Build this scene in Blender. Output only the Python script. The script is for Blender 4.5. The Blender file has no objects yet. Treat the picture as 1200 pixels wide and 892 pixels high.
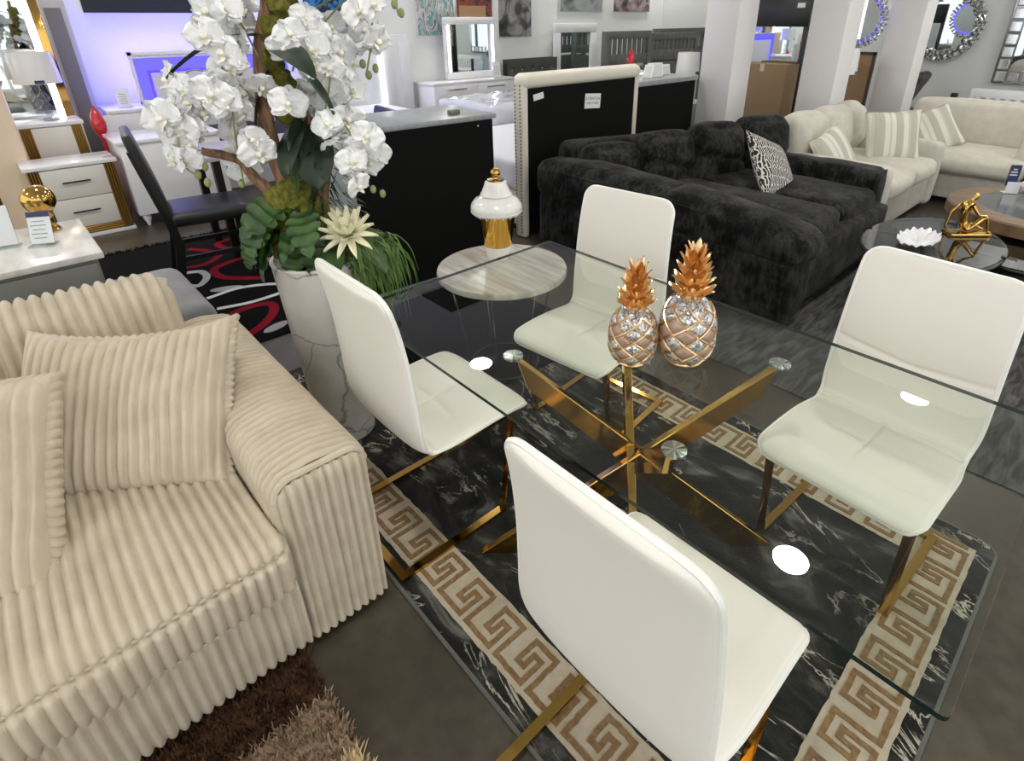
import bpy, bmesh, math, random
from mathutils import Vector as V, Matrix as MX, noise as NZ
from math import sin, cos, pi, sqrt, radians, atan2
random.seed(7)
SC = bpy.context.scene
COL = SC.collection

# ---------------------------------------------------------------- materials
def lin(c):
    return tuple(((x/255)/12.92 if x/255 <= .04045 else (((x/255)+.055)/1.055)**2.4) for x in c)
MATS = {}
def new_mat(name):
    m = bpy.data.materials.new(name); m.use_nodes = True
    nt = m.node_tree
    for n in list(nt.nodes): nt.nodes.remove(n)
    out = nt.nodes.new('ShaderNodeOutputMaterial')
    return m, nt, out
def nd(nt, typ, **kw):
    n = nt.nodes.new(typ)
    for k, v in kw.items():
        if k.startswith('i_'): n.inputs[k[2:].replace('_', ' ')].default_value = v
        else: setattr(n, k, v)
    return n
def pmat(name, rgb, rough=.5, metal=0, sheen=0, bump=0, bscale=200, var=0, vscale=6, spec=.5, rgb2=None, coat=0, detail=4, stretch=None, distort=0, emit=None, estr=0):
    """principled material; rgb in 0..255 sRGB, optional second colour mixed by noise and noise bump"""
    if name in MATS: return MATS[name]
    m, nt, out = new_mat(name); L = nt.links
    p = nd(nt, 'ShaderNodeBsdfPrincipled'); L.new(p.outputs[0], out.inputs[0])
    p.inputs['Base Color'].default_value = (*lin(rgb), 1)
    p.inputs['Roughness'].default_value = rough; p.inputs['Metallic'].default_value = metal
    p.inputs['Specular IOR Level'].default_value = spec
    p.inputs['Coat Weight'].default_value = coat
    if sheen:
        p.inputs['Sheen Weight'].default_value = sheen; p.inputs['Sheen Roughness'].default_value = .5
    if emit:
        p.inputs['Emission Color'].default_value = (*lin(emit), 1); p.inputs['Emission Strength'].default_value = estr
    if rgb2 or bump:
        tc = nd(nt, 'ShaderNodeTexCoord'); co = tc.outputs['Object']
        if stretch:
            mp = nd(nt, 'ShaderNodeMapping'); mp.inputs['Scale'].default_value = stretch
            L.new(co, mp.inputs['Vector']); co = mp.outputs[0]
    if rgb2:
        n = nd(nt, 'ShaderNodeTexNoise'); n.inputs['Scale'].default_value = vscale; n.inputs['Detail'].default_value = detail
        n.inputs['Distortion'].default_value = distort
        L.new(co, n.inputs['Vector'])
        r = nd(nt, 'ShaderNodeValToRGB'); r.color_ramp.elements[0].position = .38; r.color_ramp.elements[1].position = .64
        r.color_ramp.elements[0].color = (*lin(rgb), 1); r.color_ramp.elements[1].color = (*lin(rgb2), 1)
        L.new(n.outputs[0], r.inputs[0]); L.new(r.outputs[0], p.inputs['Base Color'])
    if bump:
        n2 = nd(nt, 'ShaderNodeTexNoise'); n2.inputs['Scale'].default_value = bscale; n2.inputs['Detail'].default_value = 3
        L.new(co, n2.inputs['Vector'])
        b = nd(nt, 'ShaderNodeBump'); b.inputs['Strength'].default_value = bump; b.inputs['Distance'].default_value = .004
        L.new(n2.outputs[0], b.inputs['Height']); L.new(b.outputs[0], p.inputs['Normal'])
    MATS[name] = m
    return m
def emat(name, rgb, s):
    if name in MATS: return MATS[name]
    m, nt, out = new_mat(name)
    e = nd(nt, 'ShaderNodeEmission'); e.inputs[0].default_value = (*lin(rgb), 1); e.inputs[1].default_value = s
    nt.links.new(e.outputs[0], out.inputs[0]); MATS[name] = m
    return m
def glassmat(name, rgb, ior=1.5, refl=(1, 1, 1)):
    """flat clear sheet: transmits tinted light, reflects by Fresnel"""
    if name in MATS: return MATS[name]
    m, nt, out = new_mat(name); L = nt.links
    t = nd(nt, 'ShaderNodeBsdfTransparent'); t.inputs[0].default_value = (*lin(rgb), 1)
    g = nd(nt, 'ShaderNodeBsdfGlossy'); g.inputs['Roughness'].default_value = 0.0; g.inputs[0].default_value = (*refl, 1)
    f = nd(nt, 'ShaderNodeFresnel'); f.inputs[0].default_value = ior
    geo = nd(nt, 'ShaderNodeNewGeometry')
    inv = nd(nt, 'ShaderNodeMath', operation='SUBTRACT'); inv.inputs[0].default_value = 1
    L.new(geo.outputs['Backfacing'], inv.inputs[1])
    mul = nd(nt, 'ShaderNodeMath', operation='MULTIPLY'); L.new(f.outputs[0], mul.inputs[0]); L.new(inv.outputs[0], mul.inputs[1])
    mx = nd(nt, 'ShaderNodeMixShader'); L.new(mul.outputs[0], mx.inputs[0]); L.new(t.outputs[0], mx.inputs[1]); L.new(g.outputs[0], mx.inputs[2])
    L.new(mx.outputs[0], out.inputs[0]); MATS[name] = m
    return m
def marble(name, base, vein, scale=3, width=.035, rough=.25, base2=None, vmix=1.0, warp=1.2):
    if name in MATS: return MATS[name]
    m, nt, out = new_mat(name); L = nt.links
    p = nd(nt, 'ShaderNodeBsdfPrincipled'); p.inputs['Roughness'].default_value = rough; L.new(p.outputs[0], out.inputs[0])
    tc = nd(nt, 'ShaderNodeTexCoord')
    n = nd(nt, 'ShaderNodeTexNoise'); n.inputs['Scale'].default_value = scale*.8; n.inputs['Detail'].default_value = 5; L.new(tc.outputs['Object'], n.inputs['Vector'])
    mv = nd(nt, 'ShaderNodeMix', data_type='RGBA', blend_type='LINEAR_LIGHT'); mv.inputs[0].default_value = .12*warp
    L.new(tc.outputs['Object'], mv.inputs[6]); L.new(n.outputs[1], mv.inputs[7])
    vo = nd(nt, 'ShaderNodeTexVoronoi', feature='DISTANCE_TO_EDGE'); vo.inputs['Scale'].default_value = scale; L.new(mv.outputs[2], vo.inputs['Vector'])
    r = nd(nt, 'ShaderNodeValToRGB'); r.color_ramp.elements[0].position = 0; r.color_ramp.elements[1].position = width
    r.color_ramp.elements[0].color = (vmix, vmix, vmix, 1); r.color_ramp.elements[1].color = (0, 0, 0, 1); L.new(vo.outputs[0], r.inputs[0])
    n3 = nd(nt, 'ShaderNodeTexNoise'); n3.inputs['Scale'].default_value = scale*1.3; n3.inputs['Detail'].default_value = 8; L.new(tc.outputs['Object'], n3.inputs['Vector'])
    r3 = nd(nt, 'ShaderNodeValToRGB'); r3.color_ramp.elements[0].position = .4; r3.color_ramp.elements[1].position = .7
    r3.color_ramp.elements[0].color = (*lin(base), 1); r3.color_ramp.elements[1].color = (*lin(base2 or base), 1); L.new(n3.outputs[0], r3.inputs[0])
    m2 = nd(nt, 'ShaderNodeMix', data_type='RGBA'); L.new(r.outputs[0], m2.inputs[0]); L.new(r3.outputs[0], m2.inputs[6]); m2.inputs[7].default_value = (*lin(vein), 1)
    L.new(m2.outputs[2], p.inputs['Base Color']); MATS[name] = m
    return m

# ---------------------------------------------------------------- mesh building
def empty(name, loc, label, cat, group=None, rz=0):
    o = bpy.data.objects.new(name, None); COL.objects.link(o); o.empty_display_size = .1
    o.location = loc; o.rotation_euler = (0, 0, rz)
    o['label'] = label; o['category'] = cat
    if group: o['group'] = group
    return o
def tag(o, label, cat, group=None, kind=None):
    o['label'] = label; o['category'] = cat
    if group: o['group'] = group
    if kind: o['kind'] = kind
    return o
def finish(bm, name, mats, parent=None, world=True, angle=40, label=None, loc=None, smooth=True, kind=None):
    """one bmesh -> ONE mesh object.  world=True: vertices are in the same axes as the parent's parent."""
    off = V((0, 0, 0))
    if parent is not None and world:
        p = parent
        while p is not None: off += p.location; p = p.parent
    elif parent is None and loc is not None: off = V(loc)
    if off.length: bmesh.ops.translate(bm, verts=bm.verts, vec=-off)
    bmesh.ops.recalc_face_normals(bm, faces=bm.faces)
    if smooth:
        for f in bm.faces: f.smooth = True
        lim = radians(angle)
        for e in bm.edges:
            if len(e.link_faces) == 2 and e.calc_face_angle(0) > lim: e.smooth = False
    me = bpy.data.meshes.new(name); bm.to_mesh(me); bm.free()
    for m in (mats if isinstance(mats, (list, tuple)) else [mats]): me.materials.append(m)
    o = bpy.data.objects.new(name, me); COL.objects.link(o)
    if parent is not None: o.parent = parent
    elif loc is not None: o.location = loc
    if label: o['label'] = label
    if kind: o['kind'] = kind
    return o
def BM(): return bmesh.new()
def box(bm, x0, x1, y0, y1, z0, z1, bev=0, mi=0, seg=2):
    t = bmesh.new()
    bmesh.ops.create_cube(t, size=1)
    for v in t.verts:
        v.co = V(((x0+x1)/2+v.co.x*(x1-x0), (y0+y1)/2+v.co.y*(y1-y0), (z0+z1)/2+v.co.z*(z1-z0)))
    if bev: bmesh.ops.bevel(t, geom=list(t.edges), offset=bev, segments=seg, affect='EDGES', profile=.5)
    join(bm, t, mi)
def join(bm, t, mi=0, mx=None):
    if mx is not None: bmesh.ops.transform(t, matrix=mx, verts=t.verts)
    mp = {}
    for v in t.verts: mp[v] = bm.verts.new(v.co)
    for f in t.faces:
        try:
            nf = bm.faces.new([mp[v] for v in f.verts]); nf.material_index = mi if mi is not None else f.material_index
        except ValueError: pass
    t.free()
def grid(bm, fn, nu, nv, cu=False, cv=False, mi=0):
    """surface fn(u,v), u,v in 0..1; cu/cv close the direction"""
    R = [[bm.verts.new(fn(i/nu, j/nv)) for j in range(nv if cv else nv+1)] for i in range(nu if cu else nu+1)]
    for i in range(nu):
        for j in range(nv):
            a = R[i][j]; b = R[(i+1) % len(R)][j]; c = R[(i+1) % len(R)][(j+1) % len(R[0])]; d = R[i][(j+1) % len(R[0])]
            try:
                f = bm.faces.new((a, b, c, d)); f.material_index = mi
            except ValueError: pass
    return R
def lathe(bm, prof, c=(0, 0, 0), n=32, mi=0, wob=None):
    """prof: list of (r,z)"""
    R = []
    for k, (r, z) in enumerate(prof):
        if r < 1e-5: R.append([bm.verts.new((c[0], c[1], c[2]+z))])
        else: R.append([bm.verts.new((c[0]+r*cos(2*pi*i/n), c[1]+r*sin(2*pi*i/n), c[2]+z)) for i in range(n)])
    for a, b in zip(R, R[1:]):
        for i in range(n):
            q = [a[i % len(a)], a[(i+1) % len(a)], b[(i+1) % len(b)], b[i % len(b)]]
            q = list(dict.fromkeys(q))
            if len(q) > 2:
                try: f = bm.faces.new(q); f.material_index = mi
                except ValueError: pass
    return R
def frame_path(P, up=V((0, 0, 1))):
    P = [V(p) for p in P]; out = []
    n0 = None
    for i, p in enumerate(P):
        t = (P[min(i+1, len(P)-1)]-P[max(i-1, 0)]).normalized()
        if n0 is None:
            n0 = up.cross(t)
            if n0.length < 1e-3: n0 = V((1, 0, 0)).cross(t)
            if n0.length < 1e-3: n0 = V((0, 1, 0)).cross(t)
            n0.normalize()
        n0 = (n0-t*n0.dot(t)).normalized()
        out.append((p, t, n0, t.cross(n0)))
    return out
def tube(bm, P, r, n=8, mi=0, cap=True, closed=False):
    """round tube through P; r number or list"""
    F = frame_path(P); R = []
    for i, (p, t, a, b) in enumerate(F):
        rr = r[i] if isinstance(r, (list, tuple)) else r
        R.append([bm.verts.new(p+(a*cos(2*pi*k/n)+b*sin(2*pi*k/n))*rr) for k in range(n)])
    pairs = list(zip(R, R[1:]))
    if closed: pairs.append((R[-1], R[0]))
    for A, B in pairs:
        for k in range(n):
            f = bm.faces.new((A[k], A[(k+1) % n], B[(k+1) % n], B[k])); f.material_index = mi
    if cap and not closed:
        for q in (R[0][::-1], R[-1]):
            f = bm.faces.new(q); f.material_index = mi
def bar(bm, P, w, h, up=(0, 0, 1), mi=0):
    """rectangular bar through P with mitred joints; w across, h along up-ish"""
    P = [V(p) for p in P]; R = []
    up = V(up)
    for i, p in enumerate(P):
        d1 = (P[i]-P[i-1]).normalized() if i else None
        d2 = (P[i+1]-P[i]).normalized() if i+1 < len(P) else None
        t = ((d1 or d2)+(d2 or d1)).normalized()
        s = 1/max(.3, t.dot(d1 or d2))
        a = up.cross(t)
        if a.length < 1e-4: a = V((0, 1, 0)).cross(t)
        a.normalize(); b = t.cross(a).normalized()
        # stretch only in the plane of the bend
        if d1 and d2 and (d1-d2).length > 1e-4:
            k = (d1-d2).normalized()
            def st(v): return v+k*(v.dot(k))*(s-1)
        else:
            def st(v): return v
        R.append([bm.verts.new(p+st(a*(x*w/2)+b*(y*h/2))) for x, y in ((-1, -1), (1, -1), (1, 1), (-1, 1))])
    for A, B in zip(R, R[1:]):
        for k in range(4):
            f = bm.faces.new((A[k], A[(k+1) % 4], B[(k+1) % 4], B[k])); f.material_index = mi
    for q in (R[0][::-1], R[-1]):
        f = bm.faces.new(q); f.material_index = mi
def cm(P, n):
    """catmull-rom resample"""
    P = [V(p) for p in P]; Q = [P[0]*2-P[1]]+P+[P[-1]*2-P[-2]]; out = []
    m = len(P)-1
    for k in range(n+1):
        x = k/n*m; i = min(int(x), m-1); t = x-i
        a, b, c, d = Q[i:i+4]
        out.append(.5*((2*b)+(c-a)*t+(2*a-5*b+4*c-d)*t*t+(3*b-a-3*c+d)*t**3))
    return out
def rbox(bm, c, s, r, n=(10, 10, 10), bulge=(0, 0, 0), disp=None, mx=None, mi=0):
    """rounded soft box: centre c, full size s, radius r, bulge per axis, disp(p_local, normal, face_axis) -> offset"""
    h = [s[0]/2, s[1]/2, s[2]/2]; t = bmesh.new()
    def smp(k, m, a):
        # denser near the ends so the rounding is kept
        x = -1+2*k/m
        return x
    for ax in range(3):
        u, v = [(1, 2), (2, 0), (0, 1)][ax]
        for sg in (-1, 1):
            nu, nv = n[u], n[v]; R = []
            for i in range(nu+1):
                row = []
                for j in range(nv+1):
                    p = [0, 0, 0]; p[ax] = sg*h[ax]; p[u] = smp(i, nu, h[u])*h[u]; p[v] = smp(j, nv, h[v])*h[v]
                    # push sample positions so rounded corner gets vertices
                    row.append(t.verts.new(p))
                R.append(row)
            for i in range(nu):
                for j in range(nv): t.faces.new((R[i][j], R[i+1][j], R[i+1][j+1], R[i][j+1]) if sg > 0 else (R[i][j], R[i][j+1], R[i+1][j+1], R[i+1][j]))
    bmesh.ops.remove_doubles(t, verts=t.verts, dist=1e-5)
    rr = min(r, *[x*.999 for x in h])
    for vv in t.verts:
        p = vv.co.copy(); q = V([max(-(h[k]-rr), min(h[k]-rr, p[k])) for k in range(3)])
        d = p-q; nrm = d.normalized() if d.length > 1e-9 else V((0, 0, 1))
        w = q+nrm*rr
        for k in range(3):
            if bulge[k]:
                a, b = [i for i in range(3) if i != k]
                f = (1-(p[a]/h[a])**2)*(1-(p[b]/h[b])**2)
                w[k] += bulge[k]*f*(p[k]/h[k])
        if disp: w = w+disp(w, nrm)
        vv.co = w+V(c) if mx is None else w
    join(bm, t, mi, mx)
def rib(t, p, a): return a*1.25*(abs(cos(pi*t/p))**.7)
def children_of(o): return [x for x in bpy.data.objects if x.parent == o]
def dup(o, loc=None, rz=None, label=None, parent=None, kids=None):
    c = o.copy(); COL.objects.link(c)
    if parent is not None: c.parent = parent
    if loc is not None: c.location = loc
    if rz is not None: c.rotation_euler = (0, 0, rz)
    if label: c['label'] = label
    for ch in children_of(o): dup(ch, parent=c)
    return c
def poly(bm, pts, z0, z1, mi=0, plane='z'):
    """extruded polygon; plane gives the axis of extrusion"""
    def mk(a, b, c): return {'z': (a, b, c), 'x': (c, a, b), 'y': (a, c, b)}[plane]
    A = [bm.verts.new(mk(a, b, z0)) for a, b in pts]; B = [bm.verts.new(mk(a, b, z1)) for a, b in pts]
    n = len(pts)
    for q in (A[::-1], B, ):
        f = bm.faces.new(q); f.material_index = mi
    for i in range(n):
        f = bm.faces.new((A[i], A[(i+1) % n], B[(i+1) % n], B[i])); f.material_index = mi
def struct(o, label=None):
    o['kind'] = 'structure'
    if label: o['label'] = label
    return o
TEXT_N = 0
def text_mesh(bm, s, size, mx, mi=0, depth=.0006):
    """lettering converted to real mesh and joined in"""
    cu = bpy.data.curves.new('lettering', 'FONT'); cu.body = s; cu.size = size; cu.align_x = 'CENTER'; cu.align_y = 'CENTER'; cu.extrude = depth
    ob = bpy.data.objects.new('lettering', cu); COL.objects.link(ob)
    dg = bpy.context.evaluated_depsgraph_get(); me = bpy.data.meshes.new_from_object(ob.evaluated_get(dg))
    t = bmesh.new(); t.from_mesh(me); bpy.data.objects.remove(ob); bpy.data.curves.remove(cu); bpy.data.meshes.remove(me)
    join(bm, t, mi, mx)

# ---------------------------------------------------------------- camera
cam = bpy.data.cameras.new('camera'); co = bpy.data.objects.new('camera', cam); COL.objects.link(co)
CP = V((0.776, -1.135, 1.6))
pt, ro, ya = radians(25.72), radians(-0.24), radians(-46.71)
f0 = V((sin(ya), cos(ya), 0)); r0 = V((cos(ya), -sin(ya), 0)); u0 = V((0, 0, 1))
fw = f0*cos(pt)-u0*sin(pt); uu = f0*sin(pt)+u0*cos(pt)
rr_ = r0*cos(ro)+uu*sin(ro); u2 = -r0*sin(ro)+uu*cos(ro)
co.matrix_world = MX(((rr_.x, u2.x, -fw.x, CP.x), (rr_.y, u2.y, -fw.y, CP.y), (rr_.z, u2.z, -fw.z, CP.z), (0, 0, 0, 1)))
cam.sensor_fit = 'HORIZONTAL'; cam.sensor_width = 36; cam.lens = 36*668.3/1200
cam.shift_x = -31/1200; cam.shift_y = -102.5/1200; cam.clip_start = .05
SC.camera = co
SC.view_settings.view_transform = 'Standard'; SC.view_settings.look = 'None'
SC.view_settings.gamma = 1; SC.view_settings.use_curve_mapping = False; SC.view_settings.exposure = 0
# ================================================================ setting
m_wall = pmat('white_wall_paint', (228, 230, 229), .6, bump=.05, bscale=60)
m_ceil = pmat('ceiling_panel_white', (232, 232, 230), .8)
m_black = pmat('matte_black', (12, 12, 12), .6)
m_blkw = pmat('black_painted_wood', (14, 14, 14), .35)
m_wgloss = pmat('white_gloss_lacquer', (232, 232, 234), .2, coat=.3)
m_chrome = pmat('chrome', (225, 226, 228), .12, metal=1)
m_gold = pmat('polished_gold', (205, 164, 88), .1, metal=1)
m_mirror = pmat('mirror_glass', (225, 232, 232), .02, metal=1)
# polished concrete floor
def concrete():
    m, nt, out = new_mat('polished_concrete'); L = nt.links
    p = nd(nt, 'ShaderNodeBsdfPrincipled'); L.new(p.outputs[0], out.inputs[0])
    tc = nd(nt, 'ShaderNodeTexCoord')
    n = nd(nt, 'ShaderNodeTexNoise'); n.inputs['Scale'].default_value = 1.7; n.inputs['Detail'].default_value = 9; n.inputs['Roughness'].default_value = .62; L.new(tc.outputs['Object'], n.inputs['Vector'])
    r = nd(nt, 'ShaderNodeValToRGB'); e = r.color_ramp.elements
    e[0].position = .3; e[0].color = (*lin((52, 46, 36)), 1); e[1].position = .72; e[1].color = (*lin((90, 82, 69)), 1)
    L.new(n.outputs[0], r.inputs[0])
    n2 = nd(nt, 'ShaderNodeTexNoise'); n2.inputs['Scale'].default_value = 22; n2.inputs['Detail'].default_value = 6; L.new(tc.outputs['Object'], n2.inputs['Vector'])
    r2 = nd(nt, 'ShaderNodeValToRGB'); r2.color_ramp.elements[0].position = .35; r2.color_ramp.elements[0].color = (.8, .8, .8, 1); r2.color_ramp.elements[1].position = .6
    L.new(n2.outputs[0], r2.inputs[0])
    mx = nd(nt, 'ShaderNodeMix', data_type='RGBA', blend_type='MULTIPLY'); mx.inputs[0].default_value = 1
    L.new(r.outputs[0], mx.inputs[6]); L.new(r2.outputs[0], mx.inputs[7]); L.new(mx.outputs[2], p.inputs['Base Color'])
    rr = nd(nt, 'ShaderNodeMapRange'); rr.inputs[3].default_value = .22; rr.inputs[4].default_value = .5; L.new(n2.outputs[0], rr.inputs[0]); L.new(rr.outputs[0], p.inputs['Roughness'])
    return m
b = BM(); box(b, -6.6, 5, -5, 9.2, -.1, 0); struct(finish(b, 'floor', concrete()))
CEIL = 2.95
b = BM(); box(b, -6.6, 5, -5, 9.2, CEIL, CEIL+.1)
# shallow T-bar grid of the suspended ceiling
for i in range(20):
    x = -6.55+.6*i
    if x < 5: box(b, x-.012, x+.012, -5, 9.2, CEIL-.006, CEIL)
for i in range(24):
    y = -4.96+.6*i
    if y < 9.2: box(b, -6.6, 5, y-.012, y+.012, CEIL-.006, CEIL)
struct(finish(b, 'ceiling', m_ceil))
b = BM(); box(b, -6.6, -6.4, -5, 9.2, 0, CEIL); struct(finish(b, 'wall_back', m_wall))
b = BM(); box(b, -6.4, 5, 8.9, 9.1, 0, CEIL); struct(finish(b, 'wall_right', pmat('grey_wall_paint', (196, 199, 198), .6)))
# unseen glazing added for frontal fill light: low sill walls, headers, mullions and panes
m_pane = glassmat('fill_window_glass', (250, 252, 252), 1.45)
m_alu = pmat('dark_aluminium', (60, 60, 62), .4, metal=.7)
def fill_glazing(n, a0, a1, pos, axis):
    def B(b, p0, p1, q0, q1, z0, z1):
        if axis == 'y': box(b, p0, p1, q0, q1, z0, z1)
        else: box(b, q0, q1, p0, p1, z0, z1)
    b = BM(); B(b, a0, a1, pos, pos+.2, 0, .25); B(b, a0, a1, pos, pos+.2, 2.75, CEIL); struct(finish(b, 'wall_left' if axis == 'y' else 'wall_front', m_wall))
    N = int((a1-a0)/1.8)
    fr = BM(); pa = BM()
    for k in range(N+1):
        x = a0+(a1-a0)*k/N; B(fr, x-.03, x+.03, pos+.05, pos+.13, .25, 2.75)
        if k < N: B(pa, x+.03, x+(a1-a0)/N-.03, pos+.085, pos+.095, .25, 2.75)
    w = struct(finish(fr, 'window_%d' % n, m_alu)); finish(pa, 'pane', m_pane, w)
fill_glazing(1, -6.4, 4.6, -4.8, 'y'); fill_glazing(2, -4.8, 8.9, 4.6, 'x')
b = BM(); box(b, -6.4, -6.385, -4.6, 8.9, 0, .09); struct(finish(b, 'baseboard_back', m_wgloss))
# columns
m_col = pmat('white_column_paint', (224, 222, 222), .55)
for i, (x0, x1, y0, y1) in enumerate(((-2.53, -2.19, 4.2, 4.56), (-1.87, -1.53, 5.0, 5.36), (-1.63, -1.29, 6.45, 6.8))):
    b = BM(); box(b, x0, x1, y0, y1, 0, CEIL, .006)
    struct(finish(b, 'trim_%d' % (i+1), m_col), 'white square column')
# ceiling downlights
m_lamp = emat('lamp_lens', (255, 251, 244), 170)
LX = [-6.1+3.1*i*.5 for i in range(7)]
first = None
for x in (-6.1, -3.03, .05, 3.1):
    for y in (-3.1, -.7, 1.68, 4.09, 6.5, 8.4):
        if first is None:
            first = empty('ceiling_downlight', (x, y, CEIL-.006), 'round recessed downlight in the white ceiling', 'ceiling light', 'ceiling downlights')
            b = BM(); lathe(b, [(.105, -.002), (.13, -.006), (.135, 0), (.105, 0)], n=32); finish(b, 'trim_ring', m_wgloss, first, world=False)
            b = BM(); lathe(b, [(0, -.004), (.105, -.004), (.105, 0), (0, 0)], n=32); finish(b, 'lens', m_lamp, first, world=False)
        else: dup(first, (x, y, CEIL-.006))
# dark ceiling tile with a round speaker grille (seen mirrored in the table glass)
t = empty('ceiling_panel', (-4.44, 2.43, CEIL-.012), 'square black ceiling panel with a round fitting, mirrored in the glass table top', 'ceiling panel')
b = BM(); box(b, -.33, .33, -.33, .33, -.004, .004); finish(b, 'panel', m_black, t, world=False)
b = BM(); tube(b, [(.09*cos(a*pi/12), .09*sin(a*pi/12), -.008) for a in range(24)], .007, 6, closed=True); finish(b, 'ring', m_chrome, t, world=False)
# world: even white fill light entering through the added glazing
w = bpy.data.worlds.new('world'); SC.world = w; w.use_nodes = True
w.node_tree.nodes['Background'].inputs[0].default_value = (1, 1, 1, 1); w.node_tree.nodes['Background'].inputs[1].default_value = 1.85
# ================================================================ patterned rug under the table
def rug_marble():
    m, nt, out = new_mat('black_marble_pile'); L = nt.links
    p = nd(nt, 'ShaderNodeBsdfPrincipled'); p.inputs['Roughness'].default_value = .75; p.inputs['Specular IOR Level'].default_value = .25; L.new(p.outputs[0], out.inputs[0])
    tc = nd(nt, 'ShaderNodeTexCoord')
    def noise(s, d, dist=0, rough=.55, vec=None):
        n = nd(nt, 'ShaderNodeTexNoise'); n.inputs['Scale'].default_value = s; n.inputs['Detail'].default_value = d; n.inputs['Distortion'].default_value = dist; n.inputs['Roughness'].default_value = rough
        L.new(vec or tc.outputs['Object'], n.inputs['Vector']); return n
    def ramp(src, pts):
        r = nd(nt, 'ShaderNodeValToRGB'); e = r.color_ramp.elements
        while len(e) < len(pts): e.new(.5)
        for q, (x, c) in zip(e, pts): q.position = x; q.color = (*lin((c, c, c*.97)), 1)
        L.new(src, r.inputs[0]); return r
    mp = nd(nt, 'ShaderNodeMapping'); mp.inputs['Rotation'].default_value = (0, 0, .7); mp.inputs['Scale'].default_value = (1, 1.9, 1); L.new(tc.outputs['Object'], mp.inputs['Vector'])
    a = noise(4.2, 9, 1.2, .6, mp.outputs[0])                 # grey smoky clouds
    ra = ramp(a.outputs[0], [(.40, 16), (.55, 46), (.70, 112)])
    v = noise(2.1, 8, 1.6, .62, mp.outputs[0])                # pale veins where noise crosses a level
    sub = nd(nt, 'ShaderNodeMath', operation='SUBTRACT'); sub.inputs[1].default_value = .53; L.new(v.outputs[0], sub.inputs[0])
    ab = nd(nt, 'ShaderNodeMath', operation='ABSOLUTE'); L.new(sub.outputs[0], ab.inputs[0])
    rv = ramp(ab.outputs[0], [(.0, 255), (.007, 235), (.014, 0)])
    g = noise(3.0, 3); rg = ramp(g.outputs[0], [(.47, 0), (.54, 255)])
    mm = nd(nt, 'ShaderNodeMath', operation='MULTIPLY'); L.new(rv.outputs[0], mm.inputs[0]); L.new(rg.outputs[0], mm.inputs[1])
    mx = nd(nt, 'ShaderNodeMix', data_type='RGBA'); L.new(mm.outputs[0], mx.inputs[0]); L.new(ra.outputs[0], mx.inputs[6]); mx.inputs[7].default_value = (*lin((196, 190, 180)), 1)
    # fine pile grain
    f = noise(170, 2); rf = ramp(f.outputs[0], [(.3, 200), (.7, 255)])
    m2 = nd(nt, 'ShaderNodeMix', data_type='RGBA', blend_type='MULTIPLY'); m2.inputs[0].default_value = 1; L.new(mx.outputs[2], m2.inputs[6]); L.new(rf.outputs[0], m2.inputs[7])
    L.new(m2.outputs[2], p.inputs['Base Color'])
    b = nd(nt, 'ShaderNodeBump'); b.inputs['Strength'].default_value = .25; b.inputs['Distance'].default_value = .003; L.new(f.outputs[0], b.inputs['Height']); L.new(b.outputs[0], p.inputs['Normal'])
    return m
m_rug = rug_marble()
m_band = pmat('cream_rug_pile', (182, 172, 154), .85, bump=.5, bscale=260, rgb2=(174, 162, 140), vscale=40, spec=.2)
m_key = pmat('brown_rug_pile', (118, 93, 64), .85, bump=.5, bscale=260, rgb2=(138, 112, 80), vscale=60, spec=.2)
m_bind = pmat('grey_rug_binding', (92, 92, 88), .8, bump=.3, bscale=300)
RX0, RX1, RY0, RY1 = -1.84, .857, -.633, .893
rug = empty('greek_key_rug', (-.37, .13, 0), 'black marbled area rug with cream Greek key border under the glass dining table', 'rug')
b = BM()
def rrect(x0, x1, y0, y1, r, n=6):
    P = []
    for cx, cy, a0 in ((x1-r, y1-r, 0), (x0+r, y1-r, 90), (x0+r, y0+r, 180), (x1-r, y0+r, 270)):
        for k in range(n+1):
            a = radians(a0+90*k/n); P.append((cx+r*cos(a), cy+r*sin(a)))
    return P
poly(b, rrect(RX0+.01, RX1-.01, RY0+.01, RY1-.01, .05), .001, .012); finish(b, 'pile', m_rug, rug)
b = BM(); P = rrect(RX0+.006, RX1-.006, RY0+.006, RY1-.006, .055)
tube(b, [(x, y, .007) for x, y in P], .0065, 6, closed=True); finish(b, 'binding', m_bind, rug)
BX0, BX1, BY0, BY1 = -1.80, .802, -.568, .818; BW = .151
def jit(bm, a):
    for v in bm.verts:
        q = v.co*38
        v.co.x += a*NZ.noise(q); v.co.y += a*NZ.noise(q+V((9, 3, 1)))
b = BM()
for k, (x0, x1, y0, y1) in enumerate(((BX0, BX1, BY0, BY0+BW), (BX0, BX1, BY1-BW-.012, BY1), (BX1-BW, BX1, BY0+BW, BY1-BW-.012))):
    nx, ny = max(3, int((x1-x0)/.02)), max(3, int((y1-y0)/.02))
    grid(b, lambda u, v: V((x0+(x1-x0)*u, y0+(y1-y0)*v, .0145)), nx, ny)
jit(b, .004)
for v in b.verts: v.co.z = .0145
finish(b, 'border_band', m_band, rug)
KEY = [(0, .93), (0, .08), (.6, .08), (.6, .66), (.41, .66), (.41, .34), (.22, .34), (.22, .93), (1.0, .93)]
b = BM()
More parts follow.
